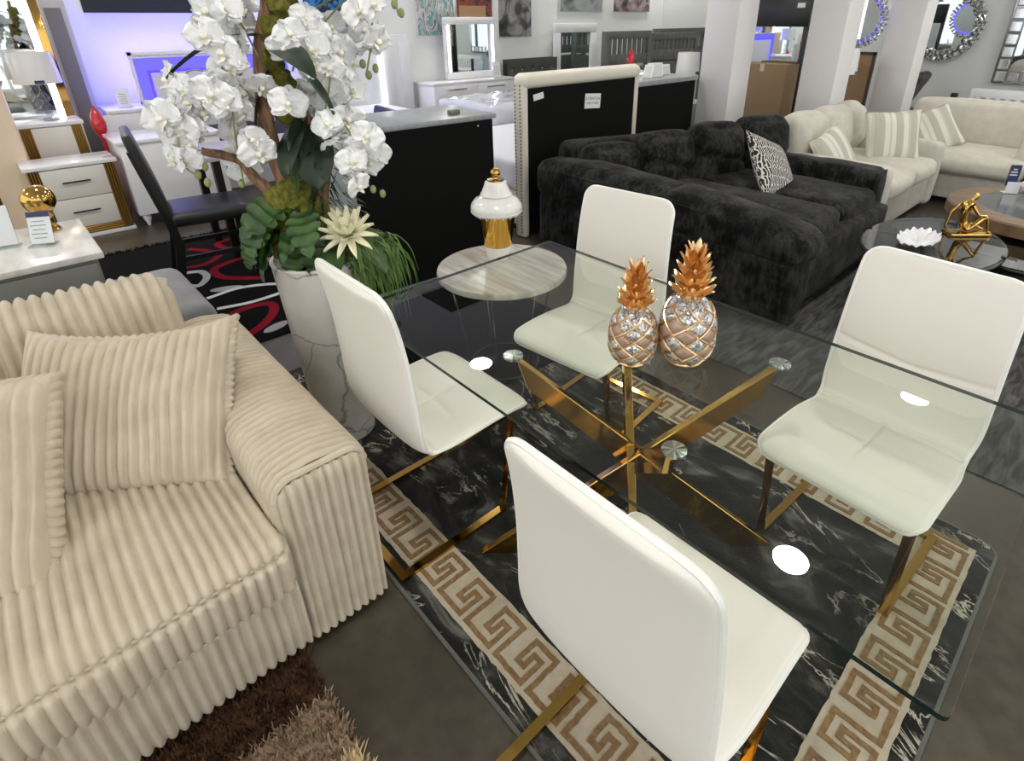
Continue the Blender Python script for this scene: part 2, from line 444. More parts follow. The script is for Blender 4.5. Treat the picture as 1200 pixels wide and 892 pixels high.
def keys(o, du, dv, length, W):
    n = max(1, round(length/.137)); p = length/n
    P = []
    for k in range(n):
        for (u, v) in KEY[(0 if k == 0 else 1):]:
            P.append(V((o[0]+du[0]*(k+u)*p+dv[0]*v*W, o[1]+du[1]*(k+u)*p+dv[1]*v*W, .0155)))
    # fine subdivision with a little wobble so the woven line is not ruler straight
    Q = []
    for a, c in zip(P, P[1:]):
        m = max(2, int((c-a).length/.012))
        for i in range(m): Q.append(a.lerp(c, i/m))
    Q.append(P[-1])
    for q in Q:
        w = q*60; q.x += .0024*NZ.noise(w); q.y += .0024*NZ.noise(w+V((5, 1, 7)))
    bar(b, Q, .0145, .0035)
ins = .013
keys((BX1-BW+ins, BY1-ins), (0, -1), (1, 0), BY1-BY0-2*ins-.0, BW-2*ins)
keys((BX1-BW-.01, BY0+BW-ins), (-1, 0), (0, -1), BX1-BX0-2*BW-.02, BW-2*ins)
keys((BX0+BW+.01, BY1-BW-.012+ins), (1, 0), (0, 1), BX1-BX0-2*BW-.02, BW+.012-2*ins)
finish(b, 'greek_key_line', m_key, rug, angle=60)

# ================================================================ glass dining table
TT = .76
m_glass = glassmat('clear_table_glass', (247, 250, 246), 1.5)
m_gedge = pmat('green_glass_edge', (8, 30, 28), .12, spec=.8)
def brushed():
    m, nt, out = new_mat('brushed_steel_disc'); L = nt.links
    p = nd(nt, 'ShaderNodeBsdfPrincipled'); p.inputs['Metallic'].default_value = .9; p.inputs['Roughness'].default_value = .3; L.new(p.outputs[0], out.inputs[0])
    tc = nd(nt, 'ShaderNodeTexCoord'); g = nd(nt, 'ShaderNodeTexGradient', gradient_type='RADIAL'); L.new(tc.outputs['Object'], g.inputs[0])
    w = nd(nt, 'ShaderNodeMath', operation='MULTIPLY'); w.inputs[1].default_value = 5; L.new(g.outputs[1], w.inputs[0])
    c = nd(nt, 'ShaderNodeCombineXYZ'); L.new(w.outputs[0], c.inputs[0]); n = nd(nt, 'ShaderNodeTexNoise'); n.inputs['Scale'].default_value = 3.2; n.inputs['Detail'].default_value = 3; L.new(c.outputs[0], n.inputs[0])
    r = nd(nt, 'ShaderNodeValToRGB'); r.color_ramp.elements[0].position = .4; r.color_ramp.elements[1].position = .6; r.color_ramp.elements[0].color = (*lin((96, 102, 104)), 1); r.color_ramp.elements[1].color = (*lin((232, 236, 236)), 1)  # radial highlights of the brushed metal, painted into the base colour
    L.new(n.outputs[0], r.inputs[0]); L.new(r.outputs[0], p.inputs['Base Color']); return m
m_disc = brushed()
table = empty('dining_table', (0, 0, .012), 'rectangular clear glass dining table on a crossed gold metal base', 'dining table')
b = BM(); t = bmesh.new()
poly(t, rrect(-.832, .832, -.4445, .4445, .012, 4), TT-.010, TT); 
for f in t.faces: f.material_index = 0 if abs(f.normal.z) > .5 or True else 1
t.normal_update()
for f in t.faces: f.material_index = 0 if abs(f.normal.z) > .5 else 1
join(b, t, None); finish(b, 'glass_top', [m_glass, m_gedge], table, smooth=False)
for sx, sy in ((-1, -1), (1, -1), (1, 1), (-1, 1)):
    b = BM()
    a = V((sx*.262, sy*.243, TT-.018)); e = V((-sx*.325, -sy*.36, .012))
    d = (e-a).normalized(); side = V((-d.y, d.x, 0)).normalized(); upv = side.cross(d)
    if upv.z < 0: upv = -upv
    W, H = .024, .092
    # plate: ends cut level at the floor and upright at the top
    hx = V((d.x, d.y, 0)).normalized()
    sl = abs(d.z)/sqrt(d.x**2+d.y**2)
    vh = H*sqrt(1+sl*sl)
    q = [a, a-V((0, 0, vh)), None, None]
    L0 = sqrt((e.x-a.x)**2+(e.y-a.y)**2)
    def on(base, s): return base+hx*s-V((0, 0, s*sl))
    top_a, low_a = a, a-V((0, 0, vh))
    s_low = (low_a.z-.0125)/sl; s_top = (top_a.z-.0125)/sl
    prof = [top_a, low_a+hx*.03-V((0, 0, -.02)), on(low_a, s_low), on(top_a, s_top)]
    A = [b.verts.new(p+side*W/2) for p in prof]; Bv = [b.verts.new(p-side*W/2) for p in prof]
    b.faces.new(A); b.faces.new(Bv[::-1])
    for i in range(4): b.faces.new((A[i], A[(i+1) % 4], Bv[(i+1) % 4], Bv[i]))
    bmesh.ops.bevel(b, geom=list(b.edges), offset=.002, segments=1, affect='EDGES')
    finish(b, 'leg', m_gold, table)
    b = BM()
    lathe(b, [(0, TT-.018), (.026, TT-.018), (.028, TT-.016), (.028, TT-.0106), (.026, TT-.0102), (0, TT-.0102)], (0, 0, 0), 40)
    o = finish(b, 'mounting_disc', m_disc, table, world=False, label='round brushed steel mounting disc'); o.location = (sx*.268, sy*.25, -.012)

# ================================================================ dining chairs
m_leather = pmat('white_leatherette', (230, 226, 217), .42, bump=.06, bscale=500, sheen=.1)
m_seam = pmat('white_leather_piping', (240, 238, 232), .38)
PROF = [V((0, y, z)) for y, z in ((.226, .420), (.218, .436), (.185, .447), (.10, .451), (0, .447), (-.09, .440), (-.145, .443), (-.180, .470), (-.192, .53), (-.196, .63), (-.203, .75), (-.218, .87), (-.240, .972))]
def chair(loc, rz, label, group):
    root = empty('dining_chair', loc, label, 'chair', group, rz)
    C = cm(PROF, 120)
    S = [0]
    for a, c in zip(C, C[1:]): S.append(S[-1]+(c-a).length)
    T = S[-1]
    def at(s):
        s = max(0, min(T, s)); k = 0
        while k < 119 and S[k+1] < s: k += 1
        f = (s-S[k])/(S[k+1]-S[k]); p = C[k].lerp(C[k+1], f)
        t = (C[min(k+2, 120)]-C[max(k-1, 0)]).normalized()
        n = V((0, t.z, -t.y))                       # towards the sitter
        return p, t, n
    sj = S[min(range(121), key=lambda k: abs(C[k].y+.148)+abs(C[k].z-.444))]
    def hw(s):
        w = .226-.022*max(0, (s-sj)/(T-sj))          # slightly narrower towards the top of the back
        w -= .012*math.exp(-((s-sj)/.07)**2)
        r = .05
        d = min(s, T-s)
        if d < r: w = w-r+sqrt(max(0, r*r-(r-d)**2))
        return w
    def shell(s0, s1, name):
        b = BM(); nu, nv = 110, 72
        def pt(u, v, side):
            # v across; side +1 sitter face, -1 outside face
            s = s0+(s1-s0)*u; p, t, n = at(s); x = (v*2-1); w = hw(s)
            edge = max(0, 1-abs(x)**6)
            du = min(s, T-s)/.02; edge *= min(1, max(0, du))**.5 if du < 1 else 1
            th = .009*edge**.5+.005
            off = side*th
            if side > 0:
                soft = .0035*(1-x**4)
                seam = 0
                if s < sj:
                    seam += .0065*math.exp(-(x/.022)**2)*min(1, max(0, (s-.12)/.05))
                    seam += .008*math.exp(-((s-sj+.010)/.006)**2)
                    seam += .004*math.exp(-((s-.24-.02*abs(x))/.012)**2)*(1-abs(x))
                else:
                    q = s-sj
                    seam += .007*math.exp(-((q-.25+.025*(1-abs(x)))/.009)**2)*(1-.4*abs(x))+.006*math.exp(-(x/.05)**2-((q-.225)/.02)**2)
                    seam += .006*math.exp(-((q-.012)/.006)**2)
                off += soft-seam
            cup = .010*(abs(x)**2.4) if s > sj else .003*abs(x)**2
            return V((x*w, p.y, p.z))+n*(off+cup)
        A = grid(b, lambda u, v: pt(u, v, 1), nu, nv); Bq = grid(b, lambda u, v: pt(u, v, -1), nu, nv)
        for i in range(nu):
            for j in (0, nv): b.faces.new((A[i][j], A[i+1][j], Bq[i+1][j], Bq[i][j]))
        for i in (0, nu):
            for j in range(nv): b.faces.new((A[i][j], A[i][j+1], Bq[i][j+1], Bq[i][j]))
        o = finish(b, name, m_leather, root, world=False, angle=55)
        b = BM(); pts = []
        ss = [s0+(s1-s0)*i/60 for i in range(61)]
        if s0 == 0: ss = [0.0, .003, .008, .016, .028, .04]+[s for s in ss if s > .05]
        if s1 == T: ss = [s for s in ss if s < T-.05]+[T-.04, T-.028, T-.016, T-.008, T-.003, T]
        def ep(s, x):
            p, t, n = at(s); cup = .010 if s > sj else .003
            return V((x*hw(s), p.y, p.z))+n*(cup+.001)
        Lf = [ep(s, -1) for s in ss]; Rt = [ep(s, 1) for s in ss]
        if s0 == 0: path = Lf[::-1]+Rt
        else: path = Lf+Rt[::-1]
        tube(b, path, .0072, 6); finish(b, 'piping', m_seam, o, world=False)
        return o
    shell(0, sj, 'seat'); shell(sj, T, 'backrest')
    zf = .0175
    for sx in (-1, 1):
        b = BM(); x = sx*.197
        bar(b, [(x, -.06, .418), (x, .16, .418), (x, .125, zf+.007), (x, -.285, zf+.007)], .028, .012, up=(0, 0, 1)) if False else None
        P = [(x, -.10, .420), (x, .175, .424), (x, .12, zf+.0065), (x, -.285, zf+.0065)]
        bar(b, P, .026, .013, up=(0, 0, 1)); finish(b, 'leg', m_gold, root, world=False, angle=30)
    b = BM(); bar(b, [(-.21, -.285, zf+.0065), (.21, -.285, zf+.0065)], .026, .0125); finish(b, 'floor_bar', m_gold, root, world=False)
    b = BM(); bar(b, [(-.19, -.09, .420), (.19, -.09, .420)], .03, .012); bar(b, [(-.19, .10, .420), (.19, .10, .420)], .03, .012)
    finish(b, 'seat_support', m_black, root, world=False)
    return root
G = 'white chairs around the glass table'
c4 = chair((.383, -.425, 0), 0, 'white leather chair nearest the camera, its plain back turned to us', G)
dup(c4, (-.605, -.32, 0), 0, 'white leather chair beside the marble planter and the cream sofa arm')
dup(c4, (-.56, .415, 0), pi+radians(6), 'white leather chair across the table, behind the smaller pineapple')
dup(c4, (.475, .485, 0), pi-radians(3), 'white leather chair at right, in front of the oval glass coffee table')

# ================================================================ jewelled pineapples
m_rose = pmat('rose_gold', (242, 206, 156), .3, metal=1)
m_pink = pmat('frosted_pink_tile', (176, 146, 130), .35, metal=.35)
def glitter():
    m, nt, out = new_mat('silver_glitter'); L = nt.links
    p = nd(nt, 'ShaderNodeBsdfPrincipled'); p.inputs['Roughness'].default_value = .25; p.inputs['Metallic'].default_value = .6; L.new(p.outputs[0], out.inputs[0])
    tc = nd(nt, 'ShaderNodeTexCoord'); v = nd(nt, 'ShaderNodeTexVoronoi'); v.inputs['Scale'].default_value = 260; L.new(tc.outputs['Object'], v.inputs['Vector'])
    r = nd(nt, 'ShaderNodeValToRGB'); r.color_ramp.elements[0].color = (*lin((110, 104, 104)), 1); r.color_ramp.elements[1].color = (*lin((250, 246, 244)), 1)
    r.color_ramp.elements[0].position = .15; r.color_ramp.elements[1].position = .8
    L.new(v.outputs['Color'], r.inputs[0]); L.new(r.outputs[0], p.inputs['Base Color'])
    b = nd(nt, 'ShaderNodeBump'); b.inputs['Strength'].default_value = 1; b.inputs['Distance'].default_value = .003; L.new(v.outputs['Color'], b.inputs['Height']); L.new(b.outputs[0], p.inputs['Normal'])
    return m
m_glit = glitter()
def pineapple(loc, R, HB, HC, label, rz=0, name='pineapple_ornament'):
    root = empty(name, loc, label, 'ornament', 'jewelled pineapples on the glass table', rz)
    def rad(z):   # barrel body, 0..1
        t = z*2-1
        return R*(max(0, 1-abs(t*.93)**2.6))**.5*(1-.06*t)+.0
    def bp(a, z, off=0):
        r = rad(z)+off; return V((r*cos(a), r*sin(a), z*HB))
    b = BM(); prof = [(0, .001)]+[(rad(z), z*HB) for z in [i/24 for i in range(25)]]+[(0, HB)]
    lathe(b, prof, n=40); finish(b, 'body', m_glit, root, world=False)
    N = 7; rows = 6
    # diamonds: alternating glitter and pink tiles between crossing ribs
    def dia(i, k):
        da = 2*pi/N; a = i*da+(k % 2)*da/2; z0 = .06+.86*(k/ (rows+1))
        dz = .86/(rows+1)
        return a, z0+dz, da/2, dz
    bp_, bg_ = BM(), BM()
    for k in range(rows):
        for i in range(N):
            a, zc, ha, hz = dia(i, k)
            tgt = bp_ if (k in (1, 3)) or (k == 4 and i % 2) else bg_
            n = 6
            s = .82
            def f(u, v):
                # diamond param
                x = (u-v); y = (u+v-1)
                rise = .0035*max(0, 1-max(abs(2*u-1), abs(2*v-1))**6)
                return bp(a+ha*x*s, min(.985, max(.01, zc+hz*y*s)), .0012+rise)
            grid(tgt, f, n, n)
    finish(bp_, 'pink_tiles', m_pink, root, world=False); finish(bg_, 'glitter_tiles', m_glit, root, world=False)
    b = BM()
    for sg in (-1, 1):
        for i in range(N):
            da = 2*pi/N; P = []
            for q in range(25):
                z = .06+.86*q/24
                P.append(bp(i*da+sg*da/2*(q/24)*(rows+1)*1.0+da/2*0, z, .002))
            tube(b, P, .0026, 5)
    tube(b, [bp(2*pi*i/32, .05, .001) for i in range(32)], .004, 6, closed=True)
    finish(b, 'lattice', m_rose, root, world=False)
    # crown of fleshy leaves
    def leafmesh(len_, wd, curl, tilt):
        b = BM()
        def f(u, v):
            x = (v*2-1); w = wd*(sin(pi*min(1, u*.93+.07)))**.7*(1-u*.35)
            yy = u*len_; out = curl*u*u*len_
            return V((x*w, -out+.25*wd*(1-x*x)*1.2, yy))
        grid(b, f, 8, 6); grid(b, lambda u, v: f(u, v)+V((0, .004*(1-u)*(1-abs(2*v-1)), 0)), 8, 6)
        bmesh.ops.remove_doubles(b, verts=b.verts, dist=1e-4)
        return b
    tiers = [(9, .34, .44, 1.05, 0.0), (9, .36, .42, .8, .14), (8, .38, .38, .55, .3), (7, .38, .34, .38, .46), (5, .36, .3, .2, .6), (3, .36, .28, .06, .68)]
    b = BM()
    lathe(b, [(.0, HB*.95), (R*.34, HB*.97), (R*.30, HB+HC*.15), (R*.2, HB+HC*.45), (R*.1, HB+HC*.7), (0, HB+HC*.75)], n=14)
    for ti, (n, ln, wd, tilt, z) in enumerate(tiers):
        for i in range(n):
            t = leafmesh(HC*ln, R*wd*.62, .25, 0)
            a = 2*pi*(i+.5*(ti % 2))/n
            mx = MX.Translation((0, 0, HB*.98+HC*z)) @ MX.Rotation(a, 4, 'Z') @ MX.Translation((0, -R*.3*(1-z*.8), 0)) @ MX.Rotation(tilt*.62, 4, 'X')
            join(b, t, 0, mx)
    finish(b, 'crown', m_rose, root, world=False, angle=70)
    return root
pineapple((-.012, -.048, TT), .062, .165, .135, 'smaller rose gold and glitter pineapple, left of the pair on the glass table')
pineapple((.084, .058, TT), .0725, .195, .15, 'taller rose gold and glitter pineapple, right of the pair on the glass table', .3)
# ================================================================ cream corduroy sofa
m_cord = pmat('cream_corduroy_plush', (205, 193, 173), .9, sheen=.12, bump=.35, bscale=420, rgb2=(196, 183, 162), vscale=14, spec=.1)
m_cord.node_tree.nodes
sofa = empty('corduroy_sofa', (-.95, -1.5, 0), 'cream wide-wale corduroy sofa beside the dining rug, seen at its arm end', 'sofa')
P_ = .0265
AX0, AX1, AY0, AY1, AZ = -1.50, -.425, -.898, -.66, .585
# arm: cross-section swept along x with ribs running over it
b = BM()
def armprof(v):
    """v 0..1 from inner bottom over the top to the outer bottom -> (y,z), outward normal"""
    r = .052; zi, zo = .30, .03; w = AY1-AY0
    segs = [(AZ-r-zi), pi/2*r, w-2*r, pi/2*r, (AZ-r-zo)]; T = sum(segs); d = v*T
    if d < segs[0]: return (AY0, zi+d), (-1, 0)
    d -= segs[0]
    if d < segs[1]:
        a = d/r; return (AY0+r-r*cos(a), AZ-r+r*sin(a)), (-cos(a), sin(a))
    d -= segs[1]
    if d < segs[2]: return (AY0+r+d, AZ+.010*sin(pi*d/segs[2])), (0, 1)
    d -= segs[2]
    if d < segs[3]:
        a = d/r; return (AY1-r+r*sin(a), AZ-r+r*cos(a)), (sin(a), cos(a))
    d -= segs[3]
    return (AY1, AZ-r-d), (1, 0)
nx = 41*9
def armf(u, v):
    x = AX0+(AX1-AX0)*u; (y, z), n = armprof(v)
    rb = rib(x+.02*sin(v*5), P_, .0105)
    e = min(1, (AX1-x)/.03); rnd = -.005*(1-e)**2
    e2 = min(1, (x-AX0)/.06); rnd -= .05*(1-e2)**2
    wob = .003*NZ.noise(V((x*7, y*7, z*7)))
    k = rb+rnd+wob
    return V((x, y+n[0]*k, z+n[1]*k))
grid(b, armf, nx, 60)
# front face of the arm: vertical ribs
def armtop(y):
    r = .052
    if y < AY0+r: return AZ-r+sqrt(max(0, r*r-(AY0+r-y)**2))
    if y > AY1-r: return AZ-r+sqrt(max(0, r*r-(y-AY1+r)**2))
    return AZ
def capf(u, v):
    y = AY0+.002+(AY1-AY0-.004)*u; zt = armtop(y)-.004; z = .03+(zt-.03)*v
    ed = min(1, min(y-AY0, AY1-y)/.03, (zt-z)/.03+.0)
    x = AX1+.002+rib(y, .0245, .013)+.012*(1-(1-ed)**2)+.006*sin(pi*v)
    return V((x, y, z+.003*NZ.noise(V((y*20, z*9, 2)))))
grid(b, capf, 9*9, 40)
grid(b, lambda u, v: V((AX0+.04, AY0+(AY1-AY0)*u, .03+(AZ-.07)*v)), 4, 4)
q = [b.verts.new((AX1-.012, armprof(k/40)[0][0]*.97+.03*(AY0+AY1)/2, armprof(k/40)[0][1]-.004)) for k in range(41)]; b.faces.new(q)
arm = finish(b, 'arm', m_cord, sofa, angle=180)
b = BM()
tube(b, [(AX1+.004, AY0+.0+(AY1-AY0)*t, armtop(AY0+(AY1-AY0)*t)) for t in [i/30 for i in range(31)]], .0105, 8)
tube(b, [(AX1+.004, AY0, .05), (AX1+.004, AY0, .3), (AX1+.004, AY0, AZ-.052)], .0105, 8)
finish(b, 'seam_piping', m_cord, arm)
# base front rail with ribs
SY0 = -2.6
b = BM()
def railf(u, v):
    y = SY0+(AY0-.002-SY0)*u; z = .03+.255*v
    return V((-.415+rib(y, P_, .0135)+.016*sin(pi*v)**.5, y, z))
grid(b, railf, 66*8, 16)
grid(b, lambda u, v: V((-1.59+(1.17)*v, SY0+(AY0-SY0)*u, .03)), 4, 4)
grid(b, lambda u, v: V((-1.59, SY0+(AY0-SY0)*u, .03+.45*v)), 4, 4)
finish(b, 'base', m_cord, sofa, angle=180)
b = BM(); box(b, -1.46, -.47, -2.55, -.70, .0, .03); finish(b, 'plinth', m_black, sofa)
# seat cushion
def cush(b, x0, x1, y0, y1, z0, z1, r, bul, ny, pitch=P_, amp=.0135, seamz=True):
    def dsp(p, n):
        y = p.y+(y0+y1)/2; x = p.x+(x0+x1)/2
        k = rib(y+.004*NZ.noise(V((x*3, y*3, 1))), pitch, amp)
        if abs(n.y) > .8: k = rib(x, pitch, amp)
        if n.x > .2: k -= .014*math.exp(-((p.z-.056)/.0055)**2)
        k += .006*NZ.noise(V((x*5, y*5, p.z*5)))
        return n*k
    rbox(b, ((x0+x1)/2, (y0+y1)/2, (z0+z1)/2), (x1-x0, y1-y0, z1-z0), r, (40, ny, 30), bul, dsp)
b = BM(); cush(b, -1.30, -.362, -1.70, -.905, .285, .452, .04, (.012, 0, .02), 270); sc = finish(b, 'seat_cushion', m_cord, sofa, angle=180)
b = BM()
tube(b, [(-.366+.006*sin(pi*i/40), -.93-.75*i/40, .428) for i in range(41)], .0045, 6)
tube(b, [(-.366+.006*sin(pi*i/40), -.93-.75*i/40, .300) for i in range(41)], .0045, 6)
finish(b, 'piping', m_cord, sc)
b = BM(); cush(b, -1.30, -.362, -2.52, -1.71, .285, .452, .04, (.012, 0, .02), 270); finish(b, 'seat_cushion', m_cord, sofa, angle=180)
# back cushions (lean back)
def backc(y0, y1):
    b = BM()
    mx = MX.Translation((-1.36, (y0+y1)/2, .62)) @ MX.Rotation(radians(-14), 4, 'Y')
    def dsp(p, n):
        k = rib(p.y, .033, .017)
        if abs(n.y) > .8: k = rib(p.z, .033, .006)
        return n*(k+.008*NZ.noise(p*6))
    rbox(b, (0, 0, 0), (.20, y1-y0, .40), .07, (12, int((y1-y0)/.0045), 24), (.03, 0, .015), dsp, mx)
    return finish(b, 'back_cushion', m_cord, sofa, angle=180)
backc(-1.66, -.845); backc(-2.5, -1.68)
b = BM(); rbox(b, (-1.55, -1.7, .36), (.1, 1.75, .60), .05, (6, 20, 12)); finish(b, 'backrest', m_cord, sofa, angle=180)

def ribbed_pillow(name, loc, yaw, tilt, roll, size, thick, label, seed, sag=.0, pitch=.0262, hgt=None, edge=.036):
    """plush square scatter cushion: vertical wales, pinched corners and a gathered edge panel"""
    root = empty(name, loc, label, 'pillow')
    H = size/2; H2 = (hgt or size)/2
    mx = MX.Rotation(yaw, 4, 'Z') @ MX.Rotation(tilt, 4, 'Y') @ MX.Rotation(roll, 4, 'X')
    def base(u, v):
        x, y = u*2-1, v*2-1
        px = H*x*(1-.06*(1-abs(y)**2)*abs(x)); py = H2*y*(1-.05*(1-abs(x)**2)*abs(y))
        py -= sag*(1-x*x)*max(0, y)
        return x, y, px, py
    b = BM()
    def fr(u, v, sg):
        x, y, px, py = base(u, v)
        t = (max(0, 1-abs(x)**3.2)*max(0, 1-abs(y)**3.2))**.55
        d = thick*t+edge*.5
        q = V((px*4+seed, py*4, sg*3.1))
        d += .018*t*NZ.noise(q)+.006*t*NZ.noise(q*3)
        wob = .012*NZ.noise(V((py*5+seed, px*2, 4)))
        d += rib(px+wob, pitch, .015)*(min(1, t*2.0)*.8+.2)
        return mx @ V((sg*d, px, py))
    n = 150
    F = grid(b, lambda u, v: fr(u, v, 1), n, 44); Bk = grid(b, lambda u, v: fr(u, v, -1), n, 44)
    o = finish(b, 'cover', m_cord, root, world=False, angle=180)
    b = BM()
    # edge panel around the rim with ribs across it
    rim = []
    m = 60
    for i in range(m): rim.append((i/m, 0))
    for i in range(m): rim.append((1, i/m))
    for i in range(m): rim.append((1-i/m, 1))
    for i in range(m): rim.append((0, 1-i/m))
    K = len(rim); sub = 3
    def ef(a, c):
        k = a*K; i = int(k) % K; f = k-int(k); u0, v0 = rim[i]; u1, v1 = rim[(i+1) % K]
        u, v = u0+(u1-u0)*f, v0+(v1-v0)*f
        x, y, px, py = base(u, v); pn = V((0, px, py)).normalized()
        s = a*4*size
        w = (c*2-1)
        out = .012*(1-w*w)+rib(s, .022, .008)*(1-w**4)
        return mx @ (V((w*(edge*.5-.001), px, py))+pn*(out-.003))
    grid(b, ef, K*sub, 8, cu=True)
    finish(b, 'edge_panel', m_cord, root, world=False, angle=180)
    return root
ribbed_pillow('throw_pillow', (-.97, -1.075, .615), radians(-33), radians(-42), radians(0), .545, .07, 'cream corduroy throw pillow leaning in the corner of the sofa, against its arm', 3, .035, hgt=.48)
ribbed_pillow('throw_pillow', (-.86, -1.485, .625), radians(-22), radians(-34), radians(-4), .50, .075, 'cream corduroy throw pillow in front, cut off by the left edge of the photo', 11, .0, edge=.07)

# ================================================================ shag rug by the sofa
shag = empty('shag_rug', (.3, -1.9, 0), 'shaggy rug in brown, taupe and cream bands, partly under the cream sofa', 'rug')
YR = -.925
cols = [('dark_brown', (92, 66, 48), (60, 42, 31), -.425, -.245), ('taupe', (176, 154, 130), (140, 118, 98), -.245, -.085), ('cream', (222, 202, 162), (204, 180, 140), -.085, .16), ('dark_brown', (74, 52, 38), (46, 32, 24), .16, .42)]
b = BM(); box(b, -.43, .42, -2.6, YR-.015, .0, .008); finish(b, 'backing', pmat('shag_backing', (90, 72, 56), .95), shag)
rnd = random.Random(5)
for nm, c1, c2, x0, x1 in cols:
    b = BM()
    box(b, x0, x1, -2.6, YR-.012, .008, .014)
    n = int((x1-x0)*.75*26000)
    for _ in range(n):
        y = YR-rnd.random()*.75; x = x0+(x1-x0)*rnd.random()+.02*NZ.noise(V((y*7, 3, x0)))
        l = .026+.012*rnd.random(); a = rnd.random()*6.28; t = .75*rnd.random()
        fx = .10 if x > x1-.03 else 0
        fy = .25 if y > YR-.03 else 0
        d = V((cos(a)*t+fx, sin(a)*t+fy, 1)).normalized()
        p = V((x, y, .010)); s = V((-sin(a*3), cos(a*3), 0))*.0022
        e = p+d*l; mpt = p+d*l*.55+V((0, 0, .003))
        v = [b.verts.new(q) for q in (p-s, p+s, mpt+s*.9, mpt-s*.9, e)]
        b.faces.new((v[0], v[1], v[2], v[3])); b.faces.new((v[3], v[2], v[4]))
    o = finish(b, 'pile_band', pmat('shag_'+nm, c1, .95, rgb2=c2, vscale=28, spec=.1), shag, smooth=False, kind='stuff')
# ================================================================ planter with orchids
m_pot = marble('white_marble_planter', (216, 213, 208), (116, 112, 106), 3.6, .028, .3, (192, 189, 184), .8, 1.7)
m_orch = pmat('white_orchid_petal', (240, 240, 240), .6, sheen=.1, spec=.3, bump=.15, bscale=60)
m_lip = pmat('orchid_lip', (240, 236, 220), .6)
m_leafd = pmat('dark_orchid_leaf', (28, 44, 26), .35)
m_leafg = pmat('green_leaf', (56, 88, 34), .42, rgb2=(34, 60, 24), vscale=18)
m_grass = pmat('trailing_grass_green', (92, 120, 42), .5, rgb2=(58, 92, 30), vscale=30)
m_moss = pmat('yellow_green_moss', (116, 112, 36), .95, rgb2=(78, 78, 26), vscale=60, bump=1, bscale=90)
m_wood = pmat('driftwood_branch', (142, 108, 82), .8, rgb2=(98, 72, 52), vscale=14, bump=.8, bscale=40, stretch=(6, 6, 1))
m_soil = pmat('potting_soil', (34, 26, 20), .95, bump=1, bscale=120)
m_bud = pmat('orchid_bud_green', (140, 146, 96), .5)
PX, PY, PZ = -1.215, -.385, .0155
pl = empty('orchid_planter', (PX, PY, PZ), 'tall tapered white marble planter with white orchids, beside the cream sofa', 'planter')
b = BM(); lathe(b, [(0, .0), (.105, .0), (.11, .006), (.160, .785), (.164, .795), (.160, .80), (.150, .80), (.146, .77), (0, .77)], (PX, PY, PZ), 48)
finish(b, 'pot', m_pot, pl)
b = BM(); lathe(b, [(.146, .755), (.10, .775), (0, .78)], (PX, PY, PZ), 30); finish(b, 'soil', m_soil, pl)
def branch(P, r0, r1, name='branch'):
    b = BM(); Q = cm(P, 24); n = len(Q)
    tube(b, [q+V((.006*NZ.noise(q*30), .006*NZ.noise(q*30+V((5, 5, 5))), 0)) for q in Q], [r0+(r1-r0)*i/(n-1)+.003*NZ.noise(Q[i]*40) for i in range(n)], 9)
    return finish(b, name, m_wood, pl)
branch([(-1.21, -.40, .78), (-1.222, -.428, 1.014), (-1.227, -.44, 1.091), (-1.233, -.455, 1.195), (-1.235, -.459, 1.306), (-1.231, -.45, 1.436), (-1.22, -.423, 1.559), (-1.206, -.386, 1.677), (-1.19, -.36, 1.85)], .030, .02)
branch([(-1.19, -.35, .78), (-1.188, -.339, 1.018), (-1.179, -.316, 1.123), (-1.178, -.313, 1.197), (-1.189, -.342, 1.29), (-1.21, -.39, 1.42)], .024, .016)
branch([(-1.22, -.42, .80), (-1.246, -.489, 1.058), (-1.259, -.524, 1.115), (-1.27, -.551, 1.175), (-1.288, -.597, 1.202), (-1.306, -.655, 1.222)], .022, .012)
b = BM(); rn = random.Random(2)
for (x, y, z), s in (((-1.196, -.36, 1.64), .05), ((-1.205, -.384, 1.565), .055), ((-1.21, -.40, 1.42), .045), ((-1.217, -.413, 1.486), .04), ((-1.212, -.42, 1.06), .06), ((-1.235, -.47, 1.04), .05), ((-1.20, -.381, 1.0), .06), ((-1.22, -.42, .93), .08), ((-1.25, -.45, .86), .07), ((-1.21, -.40, 1.33), .04), ((-1.19, -.35, 1.72), .06)):
    t = bmesh.new(); bmesh.ops.create_icosphere(t, subdivisions=3, radius=s)
    for v in t.verts: v.co *= 1+.35*NZ.noise(v.co*40+V((x*9, y*9, z*9)))
    join(b, t, 0, MX.Translation((x, y, z)))
finish(b, 'moss', m_moss, pl, kind='stuff')
# blossom: three sepals, two broad petals, a small lip
def petal(b, ang, ln, wd, cup, mi=0, z=0, tw=0):
    def f(u, v):
        x = v*2-1; w = wd*sin(pi*(u*.86+.10))**.75
        px, py = x*w, u*ln
        pz = cup*(u*u)*ln-.35*wd*x*x*.6*(u)+.006*sin(x*6+u*7)+z
        return V((px*cos(ang)-py*sin(ang), px*sin(ang)+py*cos(ang), pz))
    grid(b, f, 6, 6, mi=mi)
def blossom_bm(k):
    r = random.Random(k); b = BM()
    for a in (0, 125, 235): petal(b, radians(a+r.uniform(-6, 6)), .050, .020, r.uniform(-.1, .25), 0, -.003)
    for a in (68, -68): petal(b, radians(a+r.uniform(-5, 5)), .054, .034, r.uniform(0, .3), 0, .002)
    return b
me_bl = []
for k in range(4):
    o = finish(blossom_bm(k), 'blossom', m_orch, None, angle=180); me_bl.append(o.data); bpy.data.objects.remove(o)
b = BM(); lathe(b, [(0, .0), (.007, .004), (.009, .012), (.004, .02), (0, .022)], (0, .002, 0), 8)
petal(b, pi, .02, .010, .9, 0, .006)
o = finish(b, 'lip', m_lip, None, angle=180); me_lip = o.data; bpy.data.objects.remove(o)
